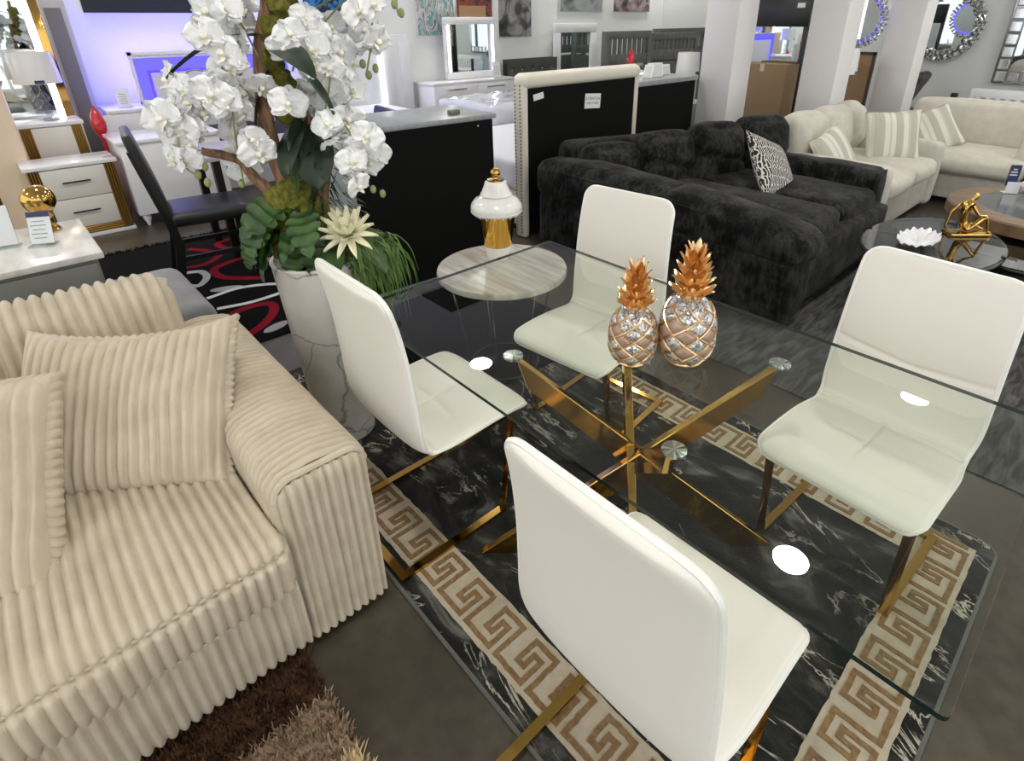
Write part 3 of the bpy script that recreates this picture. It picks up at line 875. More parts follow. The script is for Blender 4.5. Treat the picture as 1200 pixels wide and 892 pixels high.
BL = [(-1.156,-0.54,1.629),(-1.239,-0.552,1.589),(-1.167,-0.481,1.64),(-1.252,-0.546,1.549),(-1.238,-0.495,1.549),(-1.125,-0.576,1.515),(-1.126,-0.614,1.56),(-1.28,-0.463,1.583),(-1.176,-0.578,1.624),(-1.162,-0.559,1.476),(-1.4,-0.668,1.427),(-1.264,-0.667,1.412),(-1.366,-0.687,1.355),(-1.264,-0.662,1.375),(-1.29,-0.621,1.338),(-1.199,-0.71,1.313),(-1.325,-0.715,1.308),(-1.379,-0.7,1.242),(-1.304,-0.734,1.207),(-1.336,-0.671,1.233),(-1.297,-0.617,1.388),(-1.195,-0.758,1.347),(-1.329,-0.643,1.284),(-1.31,-0.703,1.198),(-1.189,-0.584,1.435),(-1.138,-0.631,1.407),(-1.294,-0.482,1.382),(-1.189,-0.47,1.41),(-1.269,-0.514,1.335),(-1.32,-0.54,1.319),(-1.253,-0.475,1.319),(-1.33,-0.537,1.257),(-1.19,-0.526,1.257),(-1.303,-0.547,1.192),(-1.2,-0.517,1.209),(-1.331,-0.529,1.133),(-1.275,-0.422,1.374),(-1.143,-0.601,1.38),(-1.074,-0.397,1.561),(-1.1,-0.412,1.519),(-1.252,-0.306,1.511),(-1.114,-0.3,1.563),(-1.139,-0.239,1.577),(-1.091,-0.332,1.516),(-1.138,-0.315,1.602),(-1.11,-0.324,1.471),(-1.086,-0.286,1.46),(-1.124,-0.227,1.502),(-1.151,-0.297,1.406),(-1.239,-0.314,1.373),(-1.16,-0.258,1.389),(-1.254,-0.336,1.318),(-1.22,-0.297,1.318),(-1.224,-0.215,1.315),(-1.143,-0.221,1.29),(-1.094,-0.432,1.364),(-1.258,-0.39,1.356),(-1.206,-0.188,1.416),(-1.185,-0.174,1.372),(-1.135,-0.267,1.508),(-1.142,-0.188,1.465),(-1.016,-0.199,1.618),(-1.145,-0.118,1.568),(-1.087,-0.14,1.525),(-1.016,-0.149,1.537),(-0.969,-0.175,1.64),(-1.164,-0.151,1.586),(-1.218,-0.203,1.229),(-1.04,-0.341,1.299),(-1.185,-0.241,1.194),(-1.107,-0.3,1.179),(-1.033,-0.283,1.171),(-1.05,-0.229,1.2),(-1.147,-0.165,1.128),(-1.189,-0.204,1.08),(-1.006,-0.284,1.096),(-1.103,-0.153,1.17),(-0.989,-0.238,1.255)]
rn = random.Random(11)
for i, (x, y, z) in enumerate(BL):
    o = bpy.data.objects.new('blossom', me_bl[i % 4]); COL.objects.link(o); o.parent = pl
    o.location = (x-PX, y-PY, z-PZ)
    # face outwards from the stem and towards the aisle, a little downwards
    out = V((x+1.2, y+.37, 0)); d = (V((.86, -.42, -.12))+out*1.6+V((rn.uniform(-.55, .55), rn.uniform(-.55, .55), rn.uniform(-.4, .35)))).normalized()
    o.rotation_mode = 'QUATERNION'; q = d.to_track_quat('Z', 'Y')
    o.rotation_quaternion = q @ MX.Rotation(rn.uniform(-.7, .7), 3, 'Z').to_quaternion()
    s = rn.uniform(.92, 1.22); o.scale = (s, s, s)
    l = bpy.data.objects.new('lip', me_lip); COL.objects.link(l); l.parent = o
# flower stems and buds
b = BM()
for P in ([(-1.22, -.42, 1.40), (-1.2, -.50, 1.62), (-1.18, -.55, 1.62), (-1.16, -.58, 1.46)], [(-1.23, -.45, 1.3), (-1.28, -.6, 1.46), (-1.31, -.68, 1.40), (-1.33, -.71, 1.2), (-1.315, -.68, 1.14)],
          [(-1.23, -.45, 1.3), (-1.25, -.52, 1.42), (-1.27, -.55, 1.3), (-1.276, -.56, 1.11)], [(-1.2, -.36, 1.45), (-1.13, -.3, 1.6), (-1.12, -.27, 1.45), (-1.18, -.31, 1.25)],
          [(-1.19, -.34, 1.5), (-1.06, -.17, 1.68), (-1.03, -.15, 1.58), (-1.11, -.15, 1.43)], [(-1.19, -.34, 1.25), (-1.1, -.26, 1.28), (-1.08, -.24, 1.18), (-1.1, -.2, 1.06)], [(-1.19, -.34, 1.6), (-1.08, -.06, 1.72), (-1.066, -.03, 1.61)]):
    tube(b, cm(P, 20), .003, 6)
finish(b, 'flower_stems', m_bud, pl)
b = BM()
for (x, y, z) in ((-1.117, -.154, 1.465), (-1.102, -.117, 1.45), (-1.111, -.141, 1.43), (-1.072, -.038, 1.644), (-1.065, -.02, 1.618), (-1.31, -.655, 1.171), (-1.319, -.679, 1.146), (-1.305, -.66, 1.12), (-1.276, -.567, 1.105), (-1.182, -.323, 1.269), (-1.181, -.321, 1.246), (-1.252, -.505, 1.456), (-1.261, -.528, 1.434), (-1.09, -.19, 1.05), (-1.08, -.16, 1.03)):
    t = bmesh.new(); bmesh.ops.create_uvsphere(t, u_segments=10, v_segments=8, radius=.011)
    for v in t.verts: v.co.z *= 1.4
    t2 = bmesh.new(); join(t2, t, 0, MX.Translation((x, y, z))); finish(t2, 'bud', m_bud, pl)
def leaf_bm(ln, wd, droop, split=0):
    b = BM()
    def f(u, v):
        x = v*2-1; w = wd*sin(pi*min(.98, u*.9+.09))**.6
        if split: w *= 1-.28*max(0, sin(u*30))**2*abs(x)
        return V((x*w, u*ln, -droop*u*u*ln+.18*wd*abs(x)+.003*sin(u*30)*(1 if split else 0)))
    grid(b, f, 56, 10); return b
def leaf(p, az, pitch, ln, wd, droop, mat, split=0, roll=0):
    b = leaf_bm(ln, wd, droop, split)
    mx = MX.Translation(p) @ MX.Rotation(az, 4, 'Z') @ MX.Rotation(pitch, 4, 'X') @ MX.Rotation(roll, 4, 'Y')
    bmesh.ops.transform(b, matrix=mx, verts=b.verts)
    finish(b, 'leaf', mat, pl, angle=180)
# az 0 = +y
A_ = radians
for p, az, pi_, ln, wd, dr, m, sp, rl in (
    ((-1.22, -.46, 1.03), A_(200), A_(-5), .17, .065, .5, m_leafg, 1, -.5), ((-1.20, -.44, 1.0), A_(160), A_(-20), .19, .07, .7, m_leafg, 1, .4),
    ((-1.22, -.47, .96), A_(185), A_(-30), .20, .06, .5, m_leafg, 1, .2), ((-1.26, -.54, .93), A_(190), A_(-40), .13, .055, .4, m_leafg, 1, -.3),
    ((-1.18, -.44, .95), A_(215), A_(-45), .18, .06, .3, m_leafg, 1, 0), ((-1.17, -.42, 1.0), A_(240), A_(-10), .16, .06, .6, m_leafg, 1, .2),
    ((-1.15, -.41, .93), A_(245), A_(-35), .15, .06, .4, m_leafg, 1, -.3), ((-1.13, -.38, .92), A_(225), A_(-45), .15, .05, .4, m_leafg, 1, .3), ((-1.22, -.44, .98), A_(170), A_(-30), .22, .05, .3, m_leafg, 1, -.4),
    ((-1.255, -.56, .93), A_(195), A_(-62), .12, .05, .2, m_leafg, 1, .3), ((-1.24, -.53, .99), A_(215), A_(-25), .13, .055, .5, m_leafg, 1, -.2), ((-1.2, -.46, .90), A_(230), A_(-60), .12, .045, .2, m_leafg, 1, .1), ((-1.16, -.43, .97), A_(200), A_(-15), .14, .05, .6, m_leafg, 1, 0),
    ((-1.14, -.30, .91), A_(-75), A_(5), .18, .055, .8, m_leafg, 0, 0), ((-1.12, -.27, .90), A_(-60), A_(-20), .2, .06, .8, m_leafg, 0, .3), ((-1.10, -.36, .88), A_(-120), A_(5), .18, .04, .5, m_leafg, 0, 0),
    ((-1.21, -.40, 1.50), A_(-100), A_(25), .26, .045, .7, m_leafd, 0, .2), ((-1.21, -.40, 1.5), A_(-60), A_(-15), .24, .045, .5, m_leafd, 0, -.3), ((-1.19, -.35, 1.3), A_(210), A_(-30), .22, .07, .3, m_leafd, 0, .4),
    ((-1.19, -.35, 1.3), A_(-110), A_(-50), .24, .07, .2, m_leafd, 0, 0), ((-1.2, -.38, 1.26), A_(-150), A_(-60), .22, .06, .2, m_leafg, 0, .5), ((-1.22, -.42, 1.55), A_(150), A_(10), .28, .05, .6, m_leafd, 0, 0), ((-1.2, -.38, 1.66), A_(-40), A_(20), .26, .05, .5, m_leafd, 0, 0), ((-1.22, -.42, 1.45), A_(175), A_(-50), .2, .05, .3, m_leafd, 0, .3), ((-1.2, -.4, 1.68), A_(190), A_(30), .26, .05, .5, m_leafd, 0, 0)):
    leaf(p, az, pi_, ln, wd, dr, m, sp, rl)
# dark fine foliage between the stems and hanging grass at the right of the pot
b = BM(); rn = random.Random(4)
for k in range(150):
    a = rn.uniform(0, 6.28); z = rn.uniform(.98, 1.25); p = V((-1.17+.05*cos(a), -.32+.06*sin(a), z)); d = V((cos(a)*.5+.3, sin(a)*.5, rn.uniform(-.7, .4))).normalized()*.09
    s = V((0, 0, 1)).cross(d).normalized()*.004
    v = [b.verts.new(q) for q in (p-s, p+s, p+d)]; b.faces.new(v)
finish(b, 'fine_foliage', m_leafd, pl, smooth=False, kind='stuff')
b = BM()
for k in range(130):
    x, y = -1.06+rn.uniform(-.06, .05), -.26+rn.uniform(-.09, .10)
    a = rn.uniform(-.9, .9); L_ = rn.uniform(.12, .30); z0 = rn.uniform(.82, .9)
    P = cm([(x-.06, y-.02, z0-.04), (x, y, z0), (x+.035*cos(a), y+.05*sin(a)+.02, z0-.35*L_), (x+.05*cos(a), y+.07*sin(a)+.03, z0-L_)], 8)
    w = .006
    s = V((.4, .9, 0)).normalized()*w
    R = [(b.verts.new(q-s*(1-i/8.5)), b.verts.new(q+s*(1-i/8.5))) for i, q in enumerate(P)]
    for q, r_ in zip(R, R[1:]): b.faces.new((q[0], q[1], r_[1], r_[0]))
finish(b, 'trailing_grass', m_grass, pl, smooth=False, kind='stuff')
# cream water-lily style flower at the rim
b = BM()
for ring, n, ln, el in ((0, 10, .10, 4), (1, 10, .11, 28), (2, 9, .11, 50), (3, 7, .10, 70)):
    for i in range(n):
        t = BM(); 
        def f(u, v):
            x = v*2-1; w = .013*sin(pi*min(.99, u*.85+.12))**.8; return V((x*w, u*ln, .012*x*x+.02*u*u*(1 if ring else -1)))
        grid(t, f, 8, 4)
        join(b, t, 0, MX.Rotation(2*pi*(i+.5*(ring % 2))/n, 4, 'Z') @ MX.Rotation(radians(el), 4, 'X'))
bmesh.ops.transform(b, matrix=MX.Translation((-1.05, -.325, .915)) @ MX.Rotation(radians(28), 4, V((.6, .75, 0))), verts=b.verts)
lily = finish(b, 'lily_flower', pmat('cream_lily_petal', (240, 236, 208), .5), pl, angle=180, label='cream many-petalled lily flower')
b = BM(); tube(b, cm([(-1.05, -.325, .935), (-1.06, -.31, .90), (-1.08, -.30, .84), (-1.1, -.31, .78)], 10), .005, 6); finish(b, 'stalk', m_bud, lily)

# ================================================================ round side table and ginger jar
m_top = pmat('pale_streaked_marble', (205, 201, 193), .18, rgb2=(170, 160, 150), vscale=3.4, stretch=(1, 7, 1), detail=6, coat=.2)
st = empty('side_table', (-1.145, .44, 0), 'round side table with pale streaked marble top between dining table and black sofa', 'side table')
b = BM(); lathe(b, [(0, .512), (.295, .512), (.305, .518), (.307, .535), (.303, .545), (0, .545)], (-1.145, .44, 0), 64); finish(b, 'table_top', m_top, st)
for k in range(5):
    a = radians(72*k+20); b = BM()
    tube(b, [(-1.145+.25*cos(a), .44+.25*sin(a), .512), (-1.145+.17*cos(a), .44+.17*sin(a), .0265)], .0045, 8); finish(b, 'leg', m_chrome, st)
b = BM(); tube(b, [(-1.145+.17*cos(i*pi/20), .44+.17*sin(i*pi/20), .0265) for i in range(40)], .004, 6, closed=True); finish(b, 'base_ring', m_blkw, st)
mt_ = empty('darkening_mat', (-1.55, .45, .0125), 'plain black plush mat added to darken the floor under the round side table', 'mat')  # added sheet: makes the floor dark here and covers the rug border
b = BM(); poly(b, rrect(-2.10, -.98, -.2, 1.02, .04), .0128, .0215); finish(b, 'pile', pmat('black_plush', (9, 9, 10), .95, bump=.5, bscale=240, spec=.1), mt_)
m_porc = pmat('white_glazed_porcelain', (232, 230, 226), .18, bump=.35, bscale=90, coat=.5)
jx, jy = -1.245, .50
jar = empty('ginger_jar', (jx, jy, .545), 'white and gold lidded ginger jar standing on the round marble side table', 'jar')
b = BM(); lathe(b, [(0, .0), (.052, .0), (.056, .008), (.064, .055), (.066, .07)], (jx, jy, .545), 48); finish(b, 'base_glaze', m_porc, jar)
b = BM()
R_ = lathe(b, [(.066, .07), (.072, .11), (.079, .16), (.087, .215), (.092, .235)], (jx, jy, .545), 48); finish(b, 'gold_body', pmat('bright_gold_glaze', (222, 178, 84), .06, metal=1), jar)
b = BM(); lathe(b, [(.094, .228), (.116, .236), (.122, .255), (.118, .275), (.1, .298), (.07, .312), (.062, .318), (.06, .31), (0, .31)], (jx, jy, .545), 48)
for i in range(48):
    a = 2*pi*i/48; tube(b, [(jx+.118*cos(a), jy+.118*sin(a), .545+.245), (jx+.108*cos(a), jy+.108*sin(a), .545+.232), (jx+.094*cos(a), jy+.094*sin(a), .545+.216+.008*(i % 3))], [.006, .005, .001], 5)
finish(b, 'shoulder_glaze', m_porc, jar)
b = BM(); lathe(b, [(.0, .313), (.07, .314), (.075, .32), (.066, .335), (.056, .36), (.05, .378), (.036, .384), (0, .384)], (jx, jy, .545), 40); lid = finish(b, 'lid', m_porc, jar)
b = BM(); lathe(b, [(0, .384), (.038, .384), (.038, .390), (.012, .393), (.011, .40), (.022, .41), (.024, .422), (.018, .433), (.008, .438), (.006, .446), (0, .45)], (jx, jy, .545), 28); finish(b, 'finial', m_gold, lid)

# ================================================================ grey ottoman, low dresser, left group
m_greyf = pmat('grey_velvet', (122, 122, 122), .85, sheen=.3, bump=.2, bscale=200, rgb2=(108, 108, 109), vscale=9)
ot = empty('ottoman', (-1.96, -1.1, 0), 'grey upholstered ottoman behind the cream sofa back', 'ottoman')
b = BM(); rbox(b, (-1.955, -1.22, .30), (.63, 1.12, .50), .06, (20, 30, 16), (0, 0, .015)); finish(b, 'cushion', m_greyf, ot)
for x in (-2.17, -1.72):
    for y in (-1.7, -.74):
        b = BM(); lathe(b, [(0, 0), (.018, 0), (.024, .06), (0, .06)], (x, y, 0), 12); finish(b, 'foot', m_black, ot)
m_greyw = pmat('grey_lacquer', (128, 128, 122), .35)
m_toplm = pmat('grey_white_marble_top', (222, 220, 214), .2, rgb2=(200, 197, 190), vscale=3, stretch=(1, 5, 1), detail=6)
dl = empty('low_dresser', (-2.77, -1.3, 0), 'low grey dresser with white marble top behind the grey ottoman', 'dresser')
b = BM(); box(b, -3.10, -2.47, -1.75, -.935, .04, .595, .004); finish(b, 'body', m_greyw, dl)
b = BM(); box(b, -3.12, -2.43, -1.77, -.91, .595, .625, .004); finish(b, 'table_top', m_toplm, dl)
for y0, y1 in ((-1.74, -1.345), (-1.335, -.945)):
    b = BM(); box(b, -2.47, -2.455, y0, y1, .06, .572, .003); finish(b, 'door', m_greyw, dl)
m_paper = pmat('white_paper', (226, 228, 230), .5)
m_navy = pmat('navy_print', (44, 52, 92), .5)
m_inkg = pmat('grey_print', (120, 124, 132), .6)
m_acr = glassmat('clear_acrylic', (240, 244, 246), 1.45)
def price_sign(loc, rz, w, h, label, lean=15, header=True, name='price_sign', footer=False):
    r = empty(name, loc, label, 'sign', None, rz)
    mx = MX.Rotation(radians(-lean), 4, 'X')
    b = BM(); t = BM(); box(t, -w/2, w/2, -.0015, .0015, .008, h); join(b, t, 0, mx)
    t = BM(); box(t, -w/2-.004, w/2+.004, -.03, .04, 0, .006); join(b, t, 0)
    finish(b, 'acrylic_holder', m_acr, r, world=False)
    b = BM(); t = BM(); box(t, -w/2+.003, w/2-.003, -.0028, -.0018, .012, h-.003); join(b, t, 0, mx); card = finish(b, 'card', m_paper, r, world=False)
    b = BM()
    if header:
        t = BM(); box(t, -w/2+.003, w/2-.003, -.0042, -.0030, h*.83, h-.003); join(b, t, 0, mx)
    for k in range(5):
        t = BM(); yy = h*(.7-.12*k); ww = w*(.38 if k % 2 else .30); box(t, -ww, ww*.7, -.0042, -.0030, yy, yy+h*.02); join(b, t, 1, mx)
    finish(b, 'printing', [m_navy, m_inkg], card, world=False)
    return r
price_sign((-2.72, -1.10, .626), radians(62), .10, .165, 'small price card with navy header in clear stand on low grey dresser', 18)
price_sign((-2.82, -1.30, .626), radians(78), .24, .20, 'large clear holder with white sheet on the low dresser, by the left edge', 14, header=False)
# gold balloon-head ornament on the dresser
g = empty('gold_figurine', (-2.98, -1.05, .625), 'shiny gold round-headed figurine on the low grey dresser', 'figurine')
b = BM(); lathe(b, [(0, 0), (.045, 0), (.05, .01), (.035, .03), (.028, .06), (.04, .085), (.03, .10), (0, .105)], (-2.98, -1.05, .625), 28); finish(b, 'body', m_gold, g)
b = BM(); t = bmesh.new(); bmesh.ops.create_uvsphere(t, u_segments=32, v_segments=20, radius=.072); join(b, t, 0, MX.Translation((-2.98, -1.05, .625+.165)))
finish(b, 'head', m_gold, g)

m_cream = pmat('cream_lacquer', (222, 218, 208), .3)
m_goldb = pmat('fluted_brass', (150, 116, 58), .28, metal=1)
m_dark = pmat('dark_bronze_handle', (52, 44, 36), .3, metal=.8)
def nightstand(loc, w, d, h, nd_, label, name='nightstand', handles=True):
    r = empty(name, loc, label, 'nightstand')
    b = BM(); box(b, -d, -.02, -w/2+.01, w/2-.01, .03, h-.03); finish(b, 'body', m_cream, r, world=False)
    b = BM(); box(b, -d-.01, .012, -w/2-.02, w/2+.02, h-.03, h, .004); finish(b, 'table_top', m_wgloss, r, world=False)
    b = BM(); box(b, -d, .012, -w/2-.01, w/2+.01, 0, .03, .004); finish(b, 'plinth', m_wgloss, r, world=False)
    for s in (-1, 1):
        b = BM()
        for k in range(4):
            y = s*(w/2-.012-.018*k); tube(b, [(.0, y, .03), (.0, y, h-.03)], .010, 8)
        finish(b, 'gold_fluting', m_goldb, r, world=False)
    b = BM()
    for k in range(3): tube(b, [(.0, -w/2+.06, .045+.018*k), (.0, w/2-.06, .045+.018*k)], .010, 8)
    finish(b, 'gold_fluting', m_goldb, r, world=False)
    z0, z1 = .09, h-.035; hh = (z1-z0)/nd_
    for k in range(nd_):
        b = BM(); box(b, -.02, .004, -w/2+.075, w/2-.075, z0+hh*k+.003, z0+hh*(k+1)-.003, .003); dr = finish(b, 'drawer', m_cream, r, world=False)
        if handles:
            b = BM(); zc = z0+hh*(k+.55); bar(b, [(.022, -.09, zc), (.022, .09, zc)], .01, .01)
            for y in (-.07, .07): bar(b, [(.003, y, zc), (.022, y, zc)], .006, .006)
            finish(b, 'handle', m_dark, dr, world=False)
    return r
nightstand((-4.95, -.74, 0), .56, .36, .60, 2, 'white nightstand with gold fluted frame and two drawers, behind the low dresser')
nightstand((-5.6, -.735, 0), .42, .34, .83, 2, 'taller white cabinet with gold edge carrying the lamp, behind the nightstand', 'lamp_cabinet', False)
# cream wardrobe side panel at the left edge
wd = empty('cream_cabinet', (-5.2, -1.5, 0), 'tall cream cabinet at the left edge of the photo, beside the gold nightstand', 'cabinet')
b = BM(); box(b, -5.62, -5.335, -2.1, -.955, 0.02, 1.26, .03); finish(b, 'body', pmat('warm_cream_panel', (226, 204, 178), .45), wd)
b = BM(); box(b, -5.337, -5.322, -2.05, -1.56, .06, 1.2); box(b, -5.337, -5.322, -1.54, -.97, .06, 1.2); finish(b, 'door', pmat('warm_cream_panel', (226, 204, 178)), wd)
b = BM()
for k in range(3): tube(b, [(-5.322, -1.25+.014*k, .07), (-5.322, -1.25+.014*k, .62)], .007, 6)
finish(b, 'gold_trim', m_goldb, wd)
# crystal lamp
m_crys = glassmat('crystal_glass', (226, 230, 234), 2.0)
m_shade = pmat('plastic_wrapped_shade', (222, 221, 219), .25, coat=.6)
def lamp(loc, zs, rs, hs, label, name='table_lamp'):
    r = empty(name, loc, label, 'lamp')
    b = BM(); lathe(b, [(0, 0), (.06, 0), (.065, .02), (.03, .035), (.022, .05), (.05, .08), (.055, .10), (.03, .13), (.02, .14), (.04, .17), (.045, .19), (.022, .22), (.012, .24), (.012, zs+.04), (0, zs+.04)], n=10); finish(b, 'crystal_base', m_crys, r, world=False, angle=15)
    b = BM(); lathe(b, [(rs*.96, zs), (rs, zs), (rs*.9, zs+hs), (rs*.87, zs+hs), (rs*.93, zs+.003)], n=36)
    sh = finish(b, 'lamp_shade', m_shade, r, world=False)
    b = BM(); box(b, rs*.99, rs*.99+.003, -.035, .03, zs+.004, zs+.03); finish(b, 'care_tag', m_navy, sh, world=False)
    return r
lamp((-5.75, -.70, .83), .30, .165, .24, 'crystal table lamp with pale plastic-wrapped shade on the white cabinet')
lamp((-5.48, -1.16, 1.26), .08, .15, .2, 'second lamp with pale shade behind, at the left edge of the photo')
# gold framed LED mirror standing behind the lamp
lm = empty('led_mirror', (-6.05, -1.0, .0), 'gold framed mirror with a vertical light strip behind the crystal lamp', 'mirror')
b = BM(); box(b, -6.1, -6.06, -1.5, -.50, .75, 1.95, .01); finish(b, 'frame', m_gold, lm)
b = BM(); box(b, -6.062, -6.055, -1.47, -.62, .80, 1.92); finish(b, 'glass', m_mirror, lm)
b = BM(); box(b, -6.06, -6.045, -.62, -.57, .80, 1.92); finish(b, 'light_strip', emat('warm_led', (255, 236, 206), 9), lm)
b = BM(); box(b, -6.12, -5.97, -1.52, -.48, 0, .75, .01); finish(b, 'cabinet', m_cream, lm)
# tall grey leaning panel
gp = empty('grey_standing_mirror', (-6.2, -.42, 0), 'tall grey framed standing mirror panel left of the blue-lit wall', 'mirror')
b = BM(); box(b, -6.3, -6.2, -.475, -.30, 0, 1.76, .004); finish(b, 'frame', pmat('silver_grey_frame', (172, 172, 172), .35), gp)
b = BM(); box(b, -6.2, -6.19, -.46, -.34, .05, 1.70); finish(b, 'panel', pmat('smoke_grey_panel', (110, 108, 108), .2), gp)
# red vases
m_red = pmat('red_glass', (190, 14, 36), .12, coat=.6)
r = empty('red_vase', (-5.55, -.41, 0), 'tall red teardrop vase beside the grey standing mirror', 'vase'); b = BM()
lathe(b, [(0, 0), (.03, 0), (.035, .01), (.016, .05), (.016, .66), (.05, .74), (.056, .80), (.035, .88), (.004, .94)], (-5.55, -.41, 0), 16); finish(b, 'body', m_red, r)
b = BM(); petal(b, 0, .1, .03, .3); bmesh.ops.transform(b, matrix=MX.Translation((-5.55, -.41, .77)) @ MX.Rotation(radians(60), 4, 'X'), verts=b.verts); finish(b, 'petal', m_red, r)
b = BM(); Q = cm([(-5.0, -.52, .603), (-4.985, -.47, .612), (-4.96, -.426, .60), (-4.945, -.421, .52), (-4.93, -.420, .44)], 16)
for sgn in (0, 1): pass
grid(b, lambda u, v: Q[min(16, int(u*16+.5))]+V((.05*(v-.5)*(1-.8*abs(2*u-.9)), 0, 0)), 16, 3); bmesh.ops.solidify(b, geom=list(b.faces), thickness=.003)
bmesh.ops.translate(b, verts=b.verts, vec=(4.96, .45, -.6)); o = finish(b, 'red_ribbon', m_red, None); o.location = (-4.96, -.45, .6)
tag(o, 'red ribbon draped over the right corner of the gold nightstand', 'ribbon')
# white cabinet with turned feet
wc = empty('white_cabinet', (-5.2, -.2, 0), 'white lacquer cabinet on turned feet, next to the gold nightstand', 'cabinet')
b = BM(); box(b, -5.42, -4.92, -.405, .35, .10, .69, .006); finish(b, 'body', m_wgloss, wc)
b = BM(); box(b, -5.44, -4.90, -.425, .37, .69, .72, .006); finish(b, 'table_top', m_wgloss, wc)
for y in (-.35, .30):
    b = BM(); lathe(b, [(0, 0), (.012, 0), (.018, .03), (.034, .07), (.03, .09), (.036, .10), (0, .10)], (-4.97, y, 0), 20); finish(b, 'foot', m_wgloss, wc)
# further white dresser, blue lit mirror
w2 = empty('white_dresser', (-6.0, .1, 0), 'white dresser against the blue-lit wall', 'dresser')
b = BM(); box(b, -6.25, -5.82, -.27, 1.3, .05, .83, .006); finish(b, 'body', m_wgloss, w2)
b = BM(); box(b, -6.27, -5.80, -.29, 1.32, .83, .86, .006); finish(b, 'table_top', m_wgloss, w2)
for k in range(2):
    for q in range(2):
        b = BM(); box(b, -5.82, -5.808, -.36+.84*q, .46+.84*q, .12+.36*k, .46+.36*k, .004); d_ = finish(b, 'drawer', m_wgloss, w2)
price_sign((-5.92, -.12, .86), radians(80), .11, .17, 'white price sheet on the white dresser below the blue light', 10, header=False)
bl = empty('dresser_mirror', (-6.0, .7, .86), 'white framed mirror on the white dresser with blue light behind it', 'mirror')
m_blue = emat('blue_led', (62, 44, 255), 4)
b = BM()
y0, y1, z0, z1 = .03, 1.35, .865, 1.33
for q in ((y0, y1, z1-.03, z1), (y0, y1, z0, z0+.03), (y0, y0+.03, z0, z1), (y1-.03, y1, z0, z1)): box(b, -6.06, -6.02, *q)
finish(b, 'frame', m_wgloss, bl)
b = BM(); box(b, -6.06, -6.03, y0+.02, y1-.02, z0+.02, z1-.02); finish(b, 'glass', m_mirror, bl)
b = BM(); box(b, -6.12, -6.09, y0+.02, y0+.05, z0, z1-.04); box(b, -6.12, -6.09, y0+.02, y1-.04, z1-.05, z1-.03); finish(b, 'back_light', emat('blue_back_led', (84, 72, 255), 60), bl)
hbb = empty('blue_led_headboard', (-5.72, .75, 0), 'pale headboard with glowing blue border in front of the white dresser', 'headboard')
hy0, hy1, hz1 = -.005, 1.38, 1.30
b = BM(); box(b, -5.77, -5.72, hy0, hy1, .0, hz1, .006); finish(b, 'panel', pmat('frosted_panel', (206, 205, 212), .35), hbb)
b = BM()
for q in ((hy0+.01, hy1-.01, hz1-.115, hz1-.01), (hy0+.01, hy0+.095, .62, hz1-.115), (hy1-.095, hy1-.01, .62, hz1-.115)): box(b, -5.722, -5.716, *q)
finish(b, 'glow_border', emat('blue_glow_border', (128, 120, 255), 1.0), hbb)
b = BM()
for q in ((hy0+.095, hy1-.095, hz1-.135, hz1-.115), (hy0+.095, hy0+.118, .70, hz1-.115), (hy1-.118, hy1-.095, .70, hz1-.115)): box(b, -5.722, -5.712, *q)
finish(b, 'light_strip', m_blue, hbb)
b = BM(); box(b, -5.72, -5.60, hy0+.05, hy1-.05, .30, .66, .02); finish(b, 'bolster', pmat('slate_violet_fabric', (66, 66, 84), .8), hbb)
# dining table and black chairs
m_blk = pmat('black_leatherette', (26, 26, 27), .38, bump=.1, bscale=300)

dt = empty('grey_top_dining_table', (-3.86, .5, 0), 'pale grey topped table behind the black chair', 'dining table')
b = BM(); box(b, -4.15, -3.58, -.12, 1.0, .725, .76, .004); finish(b, 'table_top', pmat('lavender_grey_top', (178, 176, 190), .25), dt)
for x in (-4.1, -3.64):
    for y in (-.05, .93):
        b = BM(); box(b, x-.025, x+.025, y-.025, y+.025, .0132 if y < .2 else 0, .725); finish(b, 'leg', m_blkw, dt)
def black_chair(loc, rz, label):
    r = empty('black_dining_chair', loc, label, 'chair', 'black dining chairs', rz)
    b = BM(); rbox(b, (0, .0, .455), (.44, .46, .085), .03, (14, 14, 6), (0, 0, .012)); finish(b, 'seat', m_blk, r, world=False)
    b = BM(); mx = MX.Translation((0, -.275, .72)) @ MX.Rotation(radians(10), 4, 'X'); rbox(b, (0, 0, 0), (.43, .055, .56), .022, (14, 4, 16), (0, .01, 0), None, mx); finish(b, 'backrest', m_blk, r, world=False)
    for s in (-1, 1):
        b = BM(); bar(b, [(s*.19, .19, .42), (s*.19, .2, 0)], .045, .045, up=(0, 1, 0)); finish(b, 'leg', m_blkw, r, world=False)
        b = BM(); bar(b, [(s*.19, -.32, .9), (s*.19, -.235, .46), (s*.19, -.215, .3), (s*.19, -.27, 0)], .045, .05, up=(0, 1, 0)); finish(b, 'leg', m_blkw, r, world=False)
        b = BM(); bar(b, [(s*.19, .19, .2), (s*.19, -.22, .2)], .02, .03); finish(b, 'stretcher', m_blkw, r, world=False)
    return r
bc1 = black_chair((-3.42, -.22, .0135), radians(-8), 'black leather chair on the black and red rug, seen from its side')
dup(bc1, (-3.33, .80, 0), radians(172), 'black leather chair mostly hidden behind the orchids')
